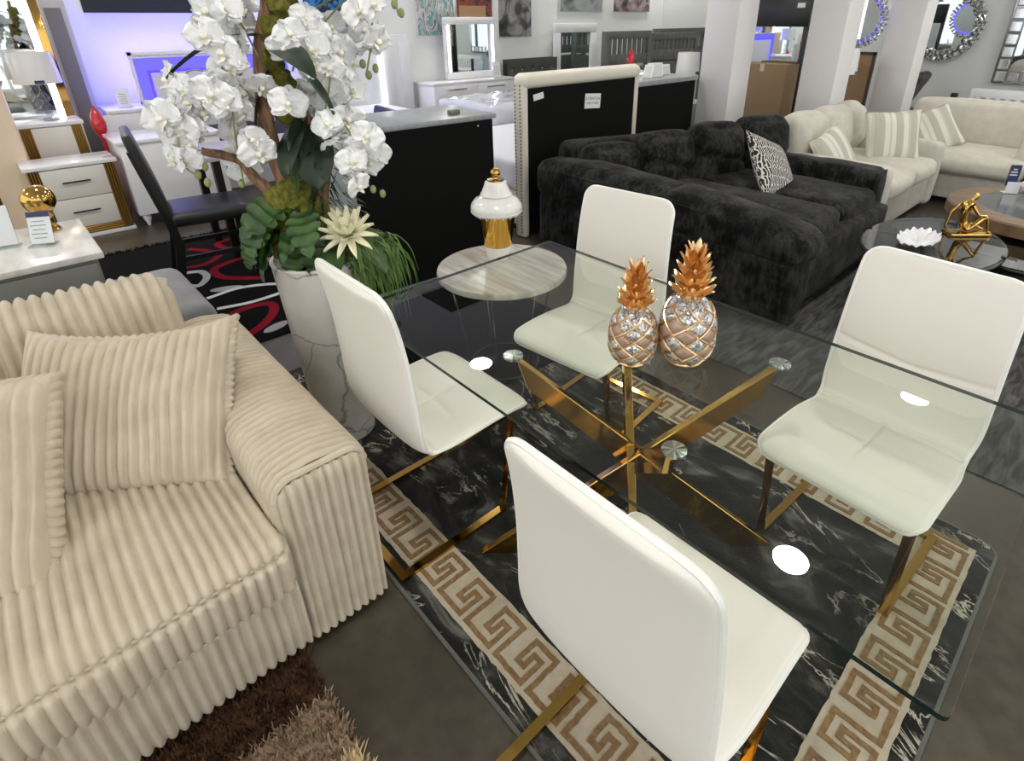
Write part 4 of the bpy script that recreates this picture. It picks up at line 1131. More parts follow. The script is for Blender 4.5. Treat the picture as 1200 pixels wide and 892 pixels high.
# ---- black, red and grey rug
m_rb = pmat('black_rug_pile', (10, 9, 10), .95, bump=.5, bscale=200, spec=.1); m_rr = pmat('red_rug_pile', (122, 14, 30), .9, bump=.4, bscale=200, spec=.1); m_rg = pmat('grey_rug_pile', (150, 150, 152), .9, bump=.4, bscale=200, spec=.1); m_rw = pmat('white_rug_pile', (196, 198, 200), .9, bump=.4, bscale=200, spec=.1)
r2 = empty('ellipse_rug', (-3.2, .2, 0), 'black rug with red, white and grey ellipses under the black chair', 'rug')
b = BM(); box(b, -4.32, -2.24, -.86, .22, 0, .010, .002)
rn = random.Random(8)
for k in range(500):
    y = -.86+1.08*rn.random(); q = V((-4.32, y, .006)); t = V((-.02-.05*rn.random(), rn.uniform(-.03, .03), .02*rn.random())); s = V((0, .006, 0))
    b.faces.new([b.verts.new(p) for p in (q-s, q+s, q+t)])
finish(b, 'pile', m_rb, r2)
def arc(P, w, m):
    b = BM(); bar(b, [V((x, y, .0112)) for x, y in [(p.x, p.y) for p in cm([(a, c, 0) for a, c in P], 40)]], w, .003); finish(b, 'ellipse', m, r2)
arc([(-4.05, -.28), (-3.92, -.19), (-3.78, -.14), (-3.64, -.27), (-3.66, -.42)], .05, m_rr)
arc([(-3.6, .0), (-3.55, -.16), (-3.47, -.27), (-3.29, -.25), (-3.10, -.07)], .055, m_rr)
arc([(-4.08, .05), (-4.03, -.08), (-3.87, -.06), (-3.78, .05)], .05, m_rr)
arc([(-3.56, -.42), (-3.51, -.34), (-3.38, -.34), (-3.27, -.42), (-3.35, -.5)], .045, m_rw)
arc([(-3.02, -.44), (-3.04, -.23), (-2.93, -.03), (-2.80, -.02), (-2.77, -.24), (-2.82, -.44)], .035, m_rw)
arc([(-2.66, -.46), (-2.71, -.30), (-2.67, -.18), (-2.55, -.20), (-2.42, -.31), (-2.34, -.45)], .055, m_rr)
arc([(-2.62, .0), (-2.66, .10), (-2.56, .17), (-2.42, .14), (-2.4, .0)], .04, m_rw)
for cx, cy, rx, ry, rot in ((-3.09, -.30, .10, .038, 1.15), (-2.345, -.265, .08, .036, 1.9), (-3.4, .1, .08, .04, 1.0), (-2.6, -.6, .1, .04, 1.2)):
    b = BM(); poly(b, [(cx+rx*cos(a)*cos(rot)-ry*sin(a)*sin(rot), cy+rx*cos(a)*sin(rot)+ry*sin(a)*cos(rot)) for a in [2*pi*i/28 for i in range(28)]], .010, .0125); finish(b, 'ellipse', m_rg, r2)
# ================================================================ black-backed counter dresser behind the planter
m_grlam = pmat('grey_laminate', (150, 154, 156), .3, rgb2=(138, 142, 145), vscale=5, stretch=(1, 8, 1))
m_blk_cloth = pmat('black_backing', (7, 7, 7), .85, spec=.2)
cd = empty('grey_dresser', (-2.2, 1.29, 0), 'grey topped dresser turned with its plain black back towards the round side table', 'dresser', None, radians(-3.6))
b = BM(); box(b, -.52, -.006, -1.0, -.02, .05, 1.02); box(b, -.5, -.02, -.98, -.04, 0, .05); finish(b, 'body', m_grlam, cd, world=False)
b = BM(); box(b, -.006, .0, -.995, -.025, .04, 1.015); bk = finish(b, 'back_panel', m_blk_cloth, cd, world=False)
b = BM(); box(b, -.54, .012, -1.02, 0, 1.02, 1.05, .004); finish(b, 'table_top', m_grlam, cd, world=False)
b = BM(); box(b, 0, .0012, -.98, -.88, .93, .965); box(b, 0, .001, -.99, -.93, .87, .925); finish(b, 'paper_label', m_paper, bk, world=False)
b = BM(); lathe(b, [(0, 0), (.006, 0), (.006, .004), (0, .004)], n=10); bmesh.ops.transform(b, matrix=MX.Translation((0, -.14, .985)) @ MX.Rotation(pi/2, 4, 'Y'), verts=b.verts); finish(b, 'screw', m_chrome, bk, world=False)
b = BM(); box(b, .0, .045, -.035, .04, 0, .03, .008); bmesh.ops.translate(b, verts=b.verts, vec=(-2.36, 1.06, 1.05))
tag(finish(b, 'small_box', pmat('olive_grey_plastic', (104, 106, 92), .5), None, loc=(-2.34, 1.06, 1.05)), 'small olive grey block lying on the grey dresser top', 'box')

# ================================================================ beds and headboards behind the black sofa
m_ivory = pmat('ivory_faux_leather', (222, 216, 202), .45)
m_nail = pmat('antique_nailhead', (128, 116, 100), .35, metal=.9)
m_matt = pmat('white_quilted_mattress', (226, 228, 234), .7, bump=.3, bscale=8, stretch=(1, 1, 1))
HX = -2.45
hb = empty('wing_headboard', (HX-.05, 2.44, 0), 'ivory nailhead-trimmed headboard with black cloth back behind the black sofa', 'headboard')
b = BM(); rbox(b, (HX-.05, 2.44, 1.19), (.14, 1.38, .11), .05, (8, 30, 8)); finish(b, 'top_roll', m_ivory, hb)
for yy in (1.785, 3.095):
    b = BM(); rbox(b, (HX-.055, yy, .60), (.11, .06, 1.19), .02, (8, 6, 30)); sd = finish(b, 'wing', m_ivory, hb)
    if yy < 2:
        b = BM()
        for k in range(44):
            for x in (HX-.085, HX-.03):
                t = bmesh.new(); bmesh.ops.create_uvsphere(t, u_segments=8, v_segments=5, radius=.007); join(b, t, 0, MX.Translation((x, 1.7545, .05+.0258*k)))
        finish(b, 'nailhead_trim', m_nail, sd, kind='stuff')
b = BM(); box(b, HX-.09, HX-.01, 1.80, 3.08, .02, 1.16); bk = finish(b, 'back_panel', m_blk_cloth, hb)
def sticker(y0, y1, z0, z1, x, rot, name, lines=()):
    b = BM(); t = BM(); box(t, 0, .001, -(y1-y0)/2, (y1-y0)/2, -(z1-z0)/2, (z1-z0)/2); M_ = MX.Translation((x, (y0+y1)/2, (z0+z1)/2)) @ MX.Rotation(rot, 4, 'X')
    join(b, t, 0, M_); s = finish(b, name, m_paper, bk)
    if lines:
        b = BM(); 
        for txt, zz, sz in lines: text_mesh(b, txt, sz, M_ @ MX.Translation((.0014, 0, zz)) @ MX.Rotation(pi/2, 4, 'Z') @ MX.Rotation(pi/2, 4, 'X'), 0, .0003)
        finish(b, 'lettering', pmat('faded_red_ink', (138, 84, 88), .6), s, smooth=False)
    return s
sticker(2.435, 2.625, .935, 1.05, HX-.01, radians(-4), 'paper_sticker', (('ATTENTION', .018, .031), ('SAFETY FIRST', -.018, .0245)))
sticker(1.87, 1.975, 1.055, 1.10, HX-.01, radians(8), 'paper_sticker')
mt = empty('bed', (-3.2, 2.44, 0), 'white quilted mattress on the ivory headboard bed', 'bed')
b = BM(); rbox(b, (-3.28, 2.44, .47), (1.4, 1.24, .26), .05, (30, 20, 8), (0, 0, .02)); finish(b, 'mattress', m_matt, mt)
b = BM(); box(b, -3.98, -2.58, 1.82, 3.06, .06, .335, .02); finish(b, 'bed_base', m_ivory, mt)
for x in (-3.85, -2.7):
    for y in (1.9, 2.98):
        b = BM(); box(b, x-.03, x+.03, y-.03, y+.03, 0, .06); finish(b, 'leg', m_blkw, mt)
m_plas = pmat('plastic_wrapped_white', (222, 222, 236), .15, coat=.8, bump=.9, bscale=9)
mt2 = empty('mattress_stack', (-4.55, 3.5, 0), 'plastic-wrapped mattress on a dark base further back, left of the ivory headboard', 'mattress')
b = BM(); rbox(b, (-4.55, 3.5, .66), (.98, 1.5, .24), .05, (30, 30, 8), (0, 0, .02), lambda p, n: n*.018*NZ.noise(p*7)); finish(b, 'mattress', m_plas, mt2)
b = BM(); box(b, -5.02, -4.08, 2.78, 4.22, .0, .54, .02); finish(b, 'bed_base', pmat('slate_violet_fabric', (66, 66, 84), .8), mt2)
# second headboard with grey top
h2 = empty('grey_topped_dresser', (-2.75, 3.6, 0), 'dresser with grey top and black back, between the ivory headboard and the first column', 'dresser')
b = BM(); box(b, -2.95, -2.512, 3.15, 4.10, .05, 1.05); box(b, -2.93, -2.53, 3.17, 4.08, 0, .05); finish(b, 'body', m_grlam, h2)
b = BM(); box(b, -2.512, -2.505, 3.155, 4.095, .03, 1.045); finish(b, 'back_panel', m_blk_cloth, h2)
b = BM(); box(b, -2.97, -2.49, 3.13, 4.12, 1.05, 1.09, .004); finish(b, 'table_top', m_grlam, h2)
m_frm = pmat('pale_frame', (226, 226, 224), .35)
def photo_frame(loc, rz, w, h, label, lean=12):
    r = empty('photo_frame', loc, label, 'picture frame', 'frames on the grey-topped dresser', rz)
    mx = MX.Rotation(radians(-lean), 4, 'X'); b = BM(); t = BM(); box(t, -w/2, w/2, -.008, .008, 0.002, h, .003); join(b, t, 0, mx); finish(b, 'frame', m_frm, r, world=False)
    b = BM(); t = BM(); box(t, -w/2+.015, w/2-.015, -.0105, -.0085, .016, h-.015); join(b, t, 0, mx); finish(b, 'picture', pmat('pale_print', (206, 208, 206), .4), r, world=False)
photo_frame((-2.65, 3.50, 1.09), radians(20), .09, .13, 'thin white frame leaning sideways at the left of the dresser frames', 30)
photo_frame((-2.66, 3.65, 1.09), radians(75), .17, .13, 'middle white frame on the grey-topped dresser')
photo_frame((-2.75, 3.90, 1.09), radians(80), .17, .10, 'right-hand lower frame on the grey-topped dresser, next to the lamp')
# red hand sculpture on a far white chest
ch = empty('white_chest', (-3.35, 4.1, 0), 'white chest behind the ivory headboard carrying a red hand sculpture', 'chest')
b = BM(); box(b, -3.6, -3.02, 3.75, 4.35, .0, 1.05, .006); finish(b, 'body', m_wgloss, ch); b = BM(); box(b, -3.62, -3.0, 3.73, 4.37, 1.05, 1.08, .004); finish(b, 'table_top', m_wgloss, ch)
RHX, RHY, RHZ = -3.3, 4.07, 1.08
rh = empty('red_hand_sculpture', (RHX, RHY, RHZ), 'glossy red hand sculpture standing upright on the white chest', 'sculpture')
b = BM(); lathe(b, [(0, 0), (.05, 0), (.052, .012), (.026, .02), (.024, .07), (.03, .10), (.036, .13), (.03, .15), (0, .155)], (RHX, RHY, RHZ), 16)
for k, (dy, ln, tl) in enumerate(((-.026, .07, -.15), (-.009, .085, -.04), (.009, .08, .05), (.025, .062, .15), (-.042, .05, -.7))):
    z0 = RHZ+(.14 if k < 4 else .10)
    tube(b, cm([(RHX, RHY+dy, z0), (RHX+.002, RHY+dy+tl*ln*.4, z0+ln*.55), (RHX+.008, RHY+dy+tl*ln, z0+ln)], 6), [.009, .009, .0088, .008, .008, .007, .004], 8)
finish(b, 'hand', m_red, rh)
lamp((-3.0, 4.7, .75), .29, .13, .22, 'white shaded lamp left of the first column, in front of the slatted headboards')
ns2 = empty('grey_nightstand', (-3.0, 4.7, 0), 'grey nightstand below the white shaded lamp near the first column', 'nightstand')
b = BM(); box(b, -3.25, -2.8, 4.45, 4.95, .05, .75, .006); box(b, -3.23, -2.82, 4.47, 4.93, 0, .05); finish(b, 'body', m_grlam, ns2)
# grey slatted headboards
m_gslat = pmat('grey_stained_wood', (92, 94, 94), .5, rgb2=(82, 84, 84), vscale=10)
def slat_hb(loc, w, h, z0, n, label):
    r = empty('slatted_headboard', loc, label, 'headboard', 'grey slatted headboards')
    b = BM(); box(b, -.03, .03, -w/2, w/2, h-.10, h, .004); finish(b, 'top_rail', m_gslat, r, world=False)
    b = BM(); box(b, -.025, .025, -w/2, w/2, z0, z0+.14, .004); finish(b, 'lower_rail', m_gslat, r, world=False)
    b = BM(); box(b, -.015, .015, -w/2, w/2, z0-.32, z0-.04); finish(b, 'lower_panel', m_gslat, r, world=False)
    for s in (-1, 1):
        b = BM(); box(b, -.035, .035, s*w/2-.04, s*w/2+.04, 0, h, .004); finish(b, 'post', m_gslat, r, world=False)
    for k in range(n):
        y = -w/2+.04+(w-.08)*(k+.5)/n; b = BM(); box(b, -.012, .012, y-(w/n)*.27, y+(w/n)*.27, z0+.13, h-.09); finish(b, 'slat', m_gslat, r, world=False)
slat_hb((-5.0, 6.13, 0), 1.0, 1.43, .98, 8, 'left grey slatted headboard behind the red hand')
slat_hb((-5.05, 7.36, 0), 1.30, 1.39, 1.0, 11, 'middle grey slatted headboard, behind the photo frames')
slat_hb((-5.4, 8.1, 0), 1.5, 1.44, 1.0, 12, 'rear grey slatted headboard, next to the first column')
# white framed mirror
def wall_mirror(name, x, y0, y1, z0, z1, fw, label, mf, lean=0):
    r = empty(name, (x, (y0+y1)/2, z0), label, 'mirror')
    b = BM()
    for q in ((y0, y1, z1-fw, z1), (y0, y1, z0, z0+fw), (y0, y0+fw, z0+fw, z1-fw), (y1-fw, y1, z0+fw, z1-fw)): box(b, x-.05, x, *q, .008)
    finish(b, 'frame', mf, r); b = BM(); box(b, x-.045, x-.02, y0+fw-.005, y1-fw+.005, z0+fw-.005, z1-fw+.005); finish(b, 'glass', m_mirror, r)
    return r
wall_mirror('white_framed_mirror', -6.30, 5.92, 6.92, .62, 1.53, .14, 'white framed mirror reflecting the grey slats, beside the tufted grey headboard', m_wgloss)
b = BM(); box(b, -6.39, -6.05, 5.87, 7.0, 0, .60, .006); w3 = empty('white_sideboard', (-6.2, 6.4, 0), 'white low sideboard below the white framed mirror', 'sideboard'); finish(b, 'body', m_wgloss, w3)
b = BM(); box(b, -6.395, -6.03, 5.86, 7.02, .60, .62, .004); finish(b, 'table_top', m_wgloss, w3)
# tufted grey headboard
m_tuft = pmat('charcoal_grey_tufted', (74, 76, 74), .6)
th = empty('tufted_headboard', (-6.2, 5.2, 0), 'charcoal tufted headboard right of the lit white mirror', 'headboard')
b = BM()
def tf(u, v):
    y = 4.78+1.05*u; z = .74+.31*v
    gy = (y-4.78)/.21; gz = (z-.74)/.155
    d = min(sqrt((gy-round(gy-.5)-.5)**2+(gz-1)**2), 1)
    return V((-6.16-.03*math.exp(-(d/.22)**2), y, z))
grid(b, tf, 50, 16); grid(b, lambda u, v: V((-6.26, 4.78+1.05*u, .74+.31*v)), 2, 2); finish(b, 'tufted_panel', m_tuft, th)
b = BM(); box(b, -6.26, -6.19, 4.78, 5.83, 0, .74, .01); finish(b, 'lower_panel', pmat('grey_channel_fabric', (104, 106, 104), .7), th)
b = BM()
for k in range(5):
    t = bmesh.new(); bmesh.ops.create_uvsphere(t, u_segments=8, v_segments=6, radius=.016); t2 = bmesh.new(); join(t2, t, 0, MX.Translation((-6.18, 4.78+.21*(k+.5), .895))); finish(t2, 'button', m_chrome, th)
b.free()
# white dresser with lit mirror
wdz = empty('lit_mirror_dresser', (-6.15, 4.0, 0), 'white dresser below the brightly lit mirror', 'dresser')
b = BM(); box(b, -6.37, -5.95, 3.32, 4.72, .06, .80, .006); finish(b, 'body', m_wgloss, wdz)
b = BM(); box(b, -6.38, -5.93, 3.30, 4.74, .80, .83, .004); finish(b, 'table_top', m_wgloss, wdz)
for k in range(2):
    b = BM(); box(b, -5.95, -5.936, 3.36+.68*k, 4.0+.68*k, .50, .77, .004); d_ = finish(b, 'drawer', m_wgloss, wdz)
    b = BM(); bar(b, [(-5.925, 3.52+.68*k, .735), (-5.925, 3.84+.68*k, .735)], .012, .012); finish(b, 'handle', m_chrome, d_)
    b = BM(); box(b, -5.95, -5.936, 3.36+.68*k, 4.0+.68*k, .12, .48, .004); finish(b, 'drawer', m_wgloss, wdz)
lmm = empty('lit_white_mirror', (-6.2, 4.18, .83), 'white framed mirror with bright light strips on the white dresser', 'mirror')
b = BM()
y0, y1, z0, z1, fw = 3.72, 4.58, .835, 1.62, .09
for q in ((y0, y1, z1-fw, z1), (y0, y1, z0, z0+fw), (y0, y0+fw, z0+fw, z1-fw), (y1-fw, y1, z0+fw, z1-fw)): box(b, -6.25, -6.18, *q, .01)
finish(b, 'frame', m_wgloss, lmm); b = BM(); box(b, -6.24, -6.21, y0+fw, y1-fw, z0+fw, z1-fw); finish(b, 'glass', m_mirror, lmm)
m_led = emat('white_led', (236, 240, 255), 10)
for ya in (y0+.035, y1-.065):
    b = BM(); box(b, -6.181, -6.172, ya, ya+.03, z0+.1, z1-.1); finish(b, 'light_strip', m_led, lmm)
price_sign((-6.0, 4.45, .83), radians(82), .13, .22, 'small white price sheet standing in front of the lit mirror', 8, header=False)
# white bed with light strip headboard
wb = empty('white_bed', (-5.5, 2.2, 0), 'white bed with panelled headboard and a vertical light strip, behind the grey dresser', 'bed')
m_wl = pmat('white_panel_lacquer', (226, 227, 229), .3)
b = BM(); box(b, -6.36, -6.30, 1.5, 3.2, .0, 1.42, .01); hbp = finish(b, 'headboard', m_wl, wb)
b = BM()
for k in range(7): box(b, -6.302, -6.295, 1.62+.24*k, 1.78+.24*k, .5, 1.34, .004)
finish(b, 'panel', m_wl, hbp)
b = BM(); box(b, -6.30, -6.285, 2.76, 2.80, .55, 1.32); finish(b, 'light_strip', m_led, hbp)
b = BM(); rbox(b, (-5.68, 2.1, .50), (1.2, 1.3, .24), .05, (16, 16, 6)); finish(b, 'mattress', m_matt, wb)
b = BM(); box(b, -6.29, -5.07, 1.42, 2.77, .02, .38, .02); finish(b, 'bed_base', m_wl, wb)
# wall pictures
def artmat(name, cols, scale, dist, stretch=(1, 1, 1)):
    m, nt, out = new_mat(name); L = nt.links
    p = nd(nt, 'ShaderNodeBsdfPrincipled'); p.inputs['Roughness'].default_value = .5; L.new(p.outputs[0], out.inputs[0])
    tc = nd(nt, 'ShaderNodeTexCoord'); mp = nd(nt, 'ShaderNodeMapping'); mp.inputs['Scale'].default_value = stretch; L.new(tc.outputs['Object'], mp.inputs[0])
    n = nd(nt, 'ShaderNodeTexNoise'); n.inputs['Scale'].default_value = scale; n.inputs['Detail'].default_value = 2; n.inputs['Distortion'].default_value = dist; L.new(mp.outputs[0], n.inputs['Vector'])
    r = nd(nt, 'ShaderNodeValToRGB'); e = r.color_ramp.elements
    while len(e) < len(cols): e.new(.5)
    for k, (q, c) in enumerate(zip(e, cols)): q.position = .3+.4*k/(len(cols)-1); q.color = (*lin(c), 1)
    L.new(n.outputs[0], r.inputs[0]); L.new(r.outputs[0], p.inputs['Base Color']); return m
def picture(y0, y1, z0, z1, mat, label, x=-6.398):
    r = empty('wall_picture', (x, (y0+y1)/2, z0), label, 'picture'); b = BM(); box(b, x, x+.03, y0, y1, z0, z1, .003); finish(b, 'canvas', pmat('canvas_edge', (210, 210, 208), .7), r)
    b = BM(); box(b, x+.03, x+.0315, y0+.004, y1-.004, z0+.004, z1-.004); finish(b, 'print', mat, r)
picture(-.16, .84, 1.66, 2.3, artmat('black_art', [(6, 6, 6), (10, 10, 10), (20, 20, 22)], 2, 1), 'large plain black canvas at the top left, above the blue-lit wall')
picture(1.92, 2.56, 1.64, 2.3, artmat('blue_black_art', [(8, 8, 10), (10, 12, 14), (20, 120, 190), (10, 10, 12)], 5, 2), 'black canvas with bright blue patches, above the orchids')
picture(3.42, 4.02, 1.40, 2.2, artmat('swirl_art', [(40, 36, 40), (196, 192, 190), (60, 128, 128), (206, 202, 200), (90, 76, 76)], 3.2, 2.6, (1, 2, .7)), 'picture of dark and teal swirls left of the lit mirror')
picture(4.07, 4.70, 1.62, 2.3, artmat('warm_art', [(30, 60, 110), (60, 30, 30), (150, 70, 40), (40, 40, 60)], 6, 2), 'dark blue and rust picture partly behind the lit mirror')
picture(4.81, 5.47, 1.35, 2.2, artmat('mono_art', [(30, 30, 30), (66, 66, 66), (150, 150, 150), (90, 90, 90)], 2.4, 1.6), 'black and white picture right of the lit mirror')
picture(6.1, 7.12, 1.70, 2.4, artmat('mono_art_pale', [(70, 76, 76), (150, 154, 154), (100, 106, 106)], 2, 1.5), 'pale grey picture above the white framed mirror')
picture(7.41, 8.44, 1.70, 2.4, artmat('mono_art_rose', [(40, 40, 40), (110, 80, 84), (160, 156, 152), (50, 48, 48)], 3, 1.5), 'grey picture with rose tint, rightmost on the back wall')
bx = empty('cardboard_sheet', (-6.215, 4.25, 1.62), 'tan cardboard sheet standing on top of the lit mirror', 'cardboard'); b = BM(); box(b, -6.225, -6.205, 4.0, 4.45, 1.622, 1.76); finish(b, 'sheet', pmat('cardboard', (176, 138, 104), .8), bx)
# ================================================================ black chenille sofa
def chenille():
    m, nt, out = new_mat('black_chenille'); L = nt.links
    p = nd(nt, 'ShaderNodeBsdfPrincipled'); p.inputs['Roughness'].default_value = .8; p.inputs['Specular IOR Level'].default_value = .15; L.new(p.outputs[0], out.inputs[0])
    p.inputs['Sheen Weight'].default_value = .06; p.inputs['Sheen Roughness'].default_value = .4
    tc = nd(nt, 'ShaderNodeTexCoord'); mp = nd(nt, 'ShaderNodeMapping'); mp.inputs['Scale'].default_value = (1.2, 1.2, .42); L.new(tc.outputs['Object'], mp.inputs[0])
    n = nd(nt, 'ShaderNodeTexNoise'); n.inputs['Scale'].default_value = 34; n.inputs['Detail'].default_value = 6; n.inputs['Roughness'].default_value = .7; L.new(mp.outputs[0], n.inputs['Vector'])
    n0 = nd(nt, 'ShaderNodeTexNoise'); n0.inputs['Scale'].default_value = 7; n0.inputs['Detail'].default_value = 3; L.new(tc.outputs['Object'], n0.inputs['Vector'])
    ad = nd(nt, 'ShaderNodeMath', operation='ADD'); L.new(n.outputs[0], ad.inputs[0]); L.new(n0.outputs[0], ad.inputs[1])
    r = nd(nt, 'ShaderNodeValToRGB'); r.color_ramp.elements[0].position = .42*2; r.color_ramp.elements[1].position = .66*2 if .66*2 < 1 else 1
    hf = nd(nt, 'ShaderNodeMath', operation='MULTIPLY'); hf.inputs[1].default_value = .5; L.new(ad.outputs[0], hf.inputs[0])
    r.color_ramp.elements[0].position = .44; r.color_ramp.elements[1].position = .62
    r.color_ramp.elements[0].color = (*lin((9, 9, 9)), 1); r.color_ramp.elements[1].color = (*lin((58, 58, 56)), 1)
    L.new(hf.outputs[0], r.inputs[0]); L.new(r.outputs[0], p.inputs['Base Color'])
    b = nd(nt, 'ShaderNodeBump'); b.inputs['Strength'].default_value = .5; b.inputs['Distance'].default_value = .004; L.new(n.outputs[0], b.inputs['Height']); L.new(b.outputs[0], p.inputs['Normal'])
    return m
m_chen = chenille()
bs = empty('black_sofa', (-.85, 2.5, 0), 'black chenille sofa behind the dining table, with a patterned cushion on it', 'sofa')
def soft(amp, fr, sd=0): return lambda p, n: n*amp*NZ.noise(p*fr+V((sd, sd, sd)))
b = BM(); rbox(b, (-1.15, 2.62, .24), (1.6, 1.46, .36), .04, (20, 30, 10), (0, 0, 0), soft(.006, 5)); finish(b, 'base', m_chen, bs)
# near arm: long, pillow-topped in two padded sections
YA = 1.875
b = BM(); rbox(b, (-1.30, YA, .235), (1.96, .28, .41), .04, (30, 10, 10), (.01, .008, 0), soft(.008, 6)); pan = finish(b, 'arm_panel', m_chen, bs, angle=180)
for x0, x1, z0, z1 in ((-2.30, -1.13, .665, .66), (-1.20, -.28, .655, .575)):
    b = BM()
    def dsp(p, n): return n*(.012*NZ.noise(p*5+V((x0, 0, 0))))
    t = BM(); rbox(t, (0, 0, 0), (x1-x0, .31, .24), .075, (34, 16, 14), (.03, .012, .03), dsp)
    for v in t.verts:
        k = min(1, max(0, (v.co.x/(x1-x0))+.5)); zt = z0+(z1-z0)*k**1.5; v.co.z = .40+(v.co.z+.12)/.24*(zt-.40); v.co.x += (x0+x1)/2; v.co.y += YA
    join(b, t); o = finish(b, 'arm_pad', m_chen, bs, angle=180)
    b = BM()
    for sg in (-1, 1): tube(b, [(x0+.05+(x1-x0-.09)*i/24, YA+sg*.150, z0+(z1-z0)*(i/24)**1.5-.055) for i in range(25)], .006, 6)
    finish(b, 'seam_piping', m_chen, o)
b = BM(); rbox(b, (-.985, 3.39, .33), (1.05, .25, .60), .06, (24, 10, 14), (.02, .01, .01), soft(.008, 6)); far = finish(b, 'arm', m_chen, bs, angle=180)
b = BM(); tube(b, [(-.47, 3.28, .08), (-.468, 3.28, .56), (-.468, 3.30, .61), (-.468, 3.48, .61), (-.47, 3.5, .5)], .006, 6); finish(b, 'seam_piping', m_chen, far)
for y0, y1 in ((2.02, 2.65), (2.65, 3.27)):
    b = BM(); rbox(b, (-1.02, (y0+y1)/2, .43), (1.18, y1-y0-.004, .18), .06, (24, 20, 8), (.02, 0, .03), soft(.008, 5, y0)); finish(b, 'seat_cushion', m_chen, bs, angle=180)
b = BM(); mx = MX.Translation((-1.93, 2.70, .42)) @ MX.Rotation(radians(-24), 4, 'Z'); rbox(b, (0, 0, 0), (.22, 1.62, .70), .08, (8, 30, 16), (0, 0, .01), soft(.01, 4), mx); finish(b, 'backrest', m_chen, bs, angle=180)
for i, (cx, cy, w_, zt) in enumerate(((-2.02, 2.16, .50, .735), (-1.80, 2.52, .48, .80), (-1.62, 2.92, .48, .84), (-1.44, 3.32, .46, .875))):
    b = BM(); mx = MX.Translation((cx+.08, cy, .40+(zt-.40)/2)) @ MX.Rotation(radians(-24), 4, 'Z') @ MX.Rotation(radians(-12), 4, 'Y')
    def dsp(p, n, i=i): return n*(.018*NZ.noise(p*5+V((i*3, 0, 0)))-.03*math.exp(-((p.z-.0+.03*sin(p.y*8))/.025)**2)*(n.x > .3))
    rbox(b, (0, 0, 0), (.26, w_, zt-.36), .10, (14, 26, 26), (.05, 0, .03), dsp, mx); finish(b, 'back_cushion', m_chen, bs, angle=180)
for x in (-1.85, -.42):
    for y in (1.9, 3.25):
        b = BM(); box(b, x-.03, x+.03, y-.03, y+.03, 0.007 if x > -1 else 0, .065); finish(b, 'foot', m_blkw, bs)
def pillow(name, loc, yaw, tilt, roll, w, h, th, mat, label, group=None, seed=0, lump=.01):
    r = empty(name, loc, label, 'pillow', group); b = BM()
    mx = MX.Rotation(yaw, 4, 'Z') @ MX.Rotation(tilt, 4, 'Y') @ MX.Rotation(roll, 4, 'X')
    def fn(u, v, s):
        x, y = u*2-1, v*2-1
        px, py = w/2*x*(1-.07*(1-y*y)), h/2*y*(1-.07*(1-x*x))
        t = ((1-abs(x)**2.6)*(1-abs(y)**2.6))**.6
        return V((s*th/2*t+lump*t*NZ.noise(V((px*7+seed, py*7, s))), px, py))
    A = grid(b, lambda u, v: fn(u, v, 1), 24, 24); Bq = grid(b, lambda u, v: fn(u, v, -1), 24, 24)
    bmesh.ops.remove_doubles(b, verts=b.verts, dist=1e-4)
    bmesh.ops.transform(b, matrix=mx, verts=b.verts)
    # keep the texture axes of the cushion itself
    o = finish(b, 'cover', mat, r, world=False, angle=180)
    inv = mx.inverted(); o.data.transform(inv); o.matrix_local = mx
    b = BM(); P = []
    for u, v in [(i/24, 0) for i in range(24)]+[(1, i/24) for i in range(24)]+[(1-i/24, 1) for i in range(24)]+[(0, 1-i/24) for i in range(24)]: P.append(mx @ fn(u, v, 1))
    tube(b, P, .0035, 5, closed=True); finish(b, 'seam', mat, r, world=False)
    return r
def dash_mat():
    m, nt, out = new_mat('black_white_dash_weave'); L = nt.links
    p = nd(nt, 'ShaderNodeBsdfPrincipled'); p.inputs['Roughness'].default_value = .85; L.new(p.outputs[0], out.inputs[0])
    tc = nd(nt, 'ShaderNodeTexCoord'); sp = nd(nt, 'ShaderNodeSeparateXYZ'); L.new(tc.outputs['Object'], sp.inputs[0]); cb = nd(nt, 'ShaderNodeCombineXYZ'); L.new(sp.outputs[2], cb.inputs[0]); L.new(sp.outputs[1], cb.inputs[1])
    br = nd(nt, 'ShaderNodeTexBrick'); br.inputs['Scale'].default_value = 11; br.inputs['Brick Width'].default_value = .62; br.inputs['Row Height'].default_value = .19; br.inputs['Mortar Size'].default_value = .038; br.inputs['Mortar Smooth'].default_value = .1
    br.inputs['Color1'].default_value = (*lin((22, 22, 22)), 1); br.inputs['Color2'].default_value = (*lin((46, 46, 44)), 1); br.inputs['Mortar'].default_value = (*lin((206, 204, 196)), 1); br.offset = .5; br.squash = 1.4
    n = nd(nt, 'ShaderNodeTexNoise'); n.inputs['Scale'].default_value = 14; L.new(cb.outputs[0], n.inputs['Vector'])
    mv = nd(nt, 'ShaderNodeMix', data_type='RGBA', blend_type='LINEAR_LIGHT'); mv.inputs[0].default_value = .03; L.new(cb.outputs[0], mv.inputs[6]); L.new(n.outputs[1], mv.inputs[7])
    L.new(mv.outputs[2], br.inputs['Vector']); L.new(br.outputs[0], p.inputs['Base Color']); return m
pillow('patterned_pillow', (-1.03, 2.87, .62), radians(8), radians(-34), radians(-24), .50, .50, .17, dash_mat(), 'black and white dash-patterned cushion on the black sofa')

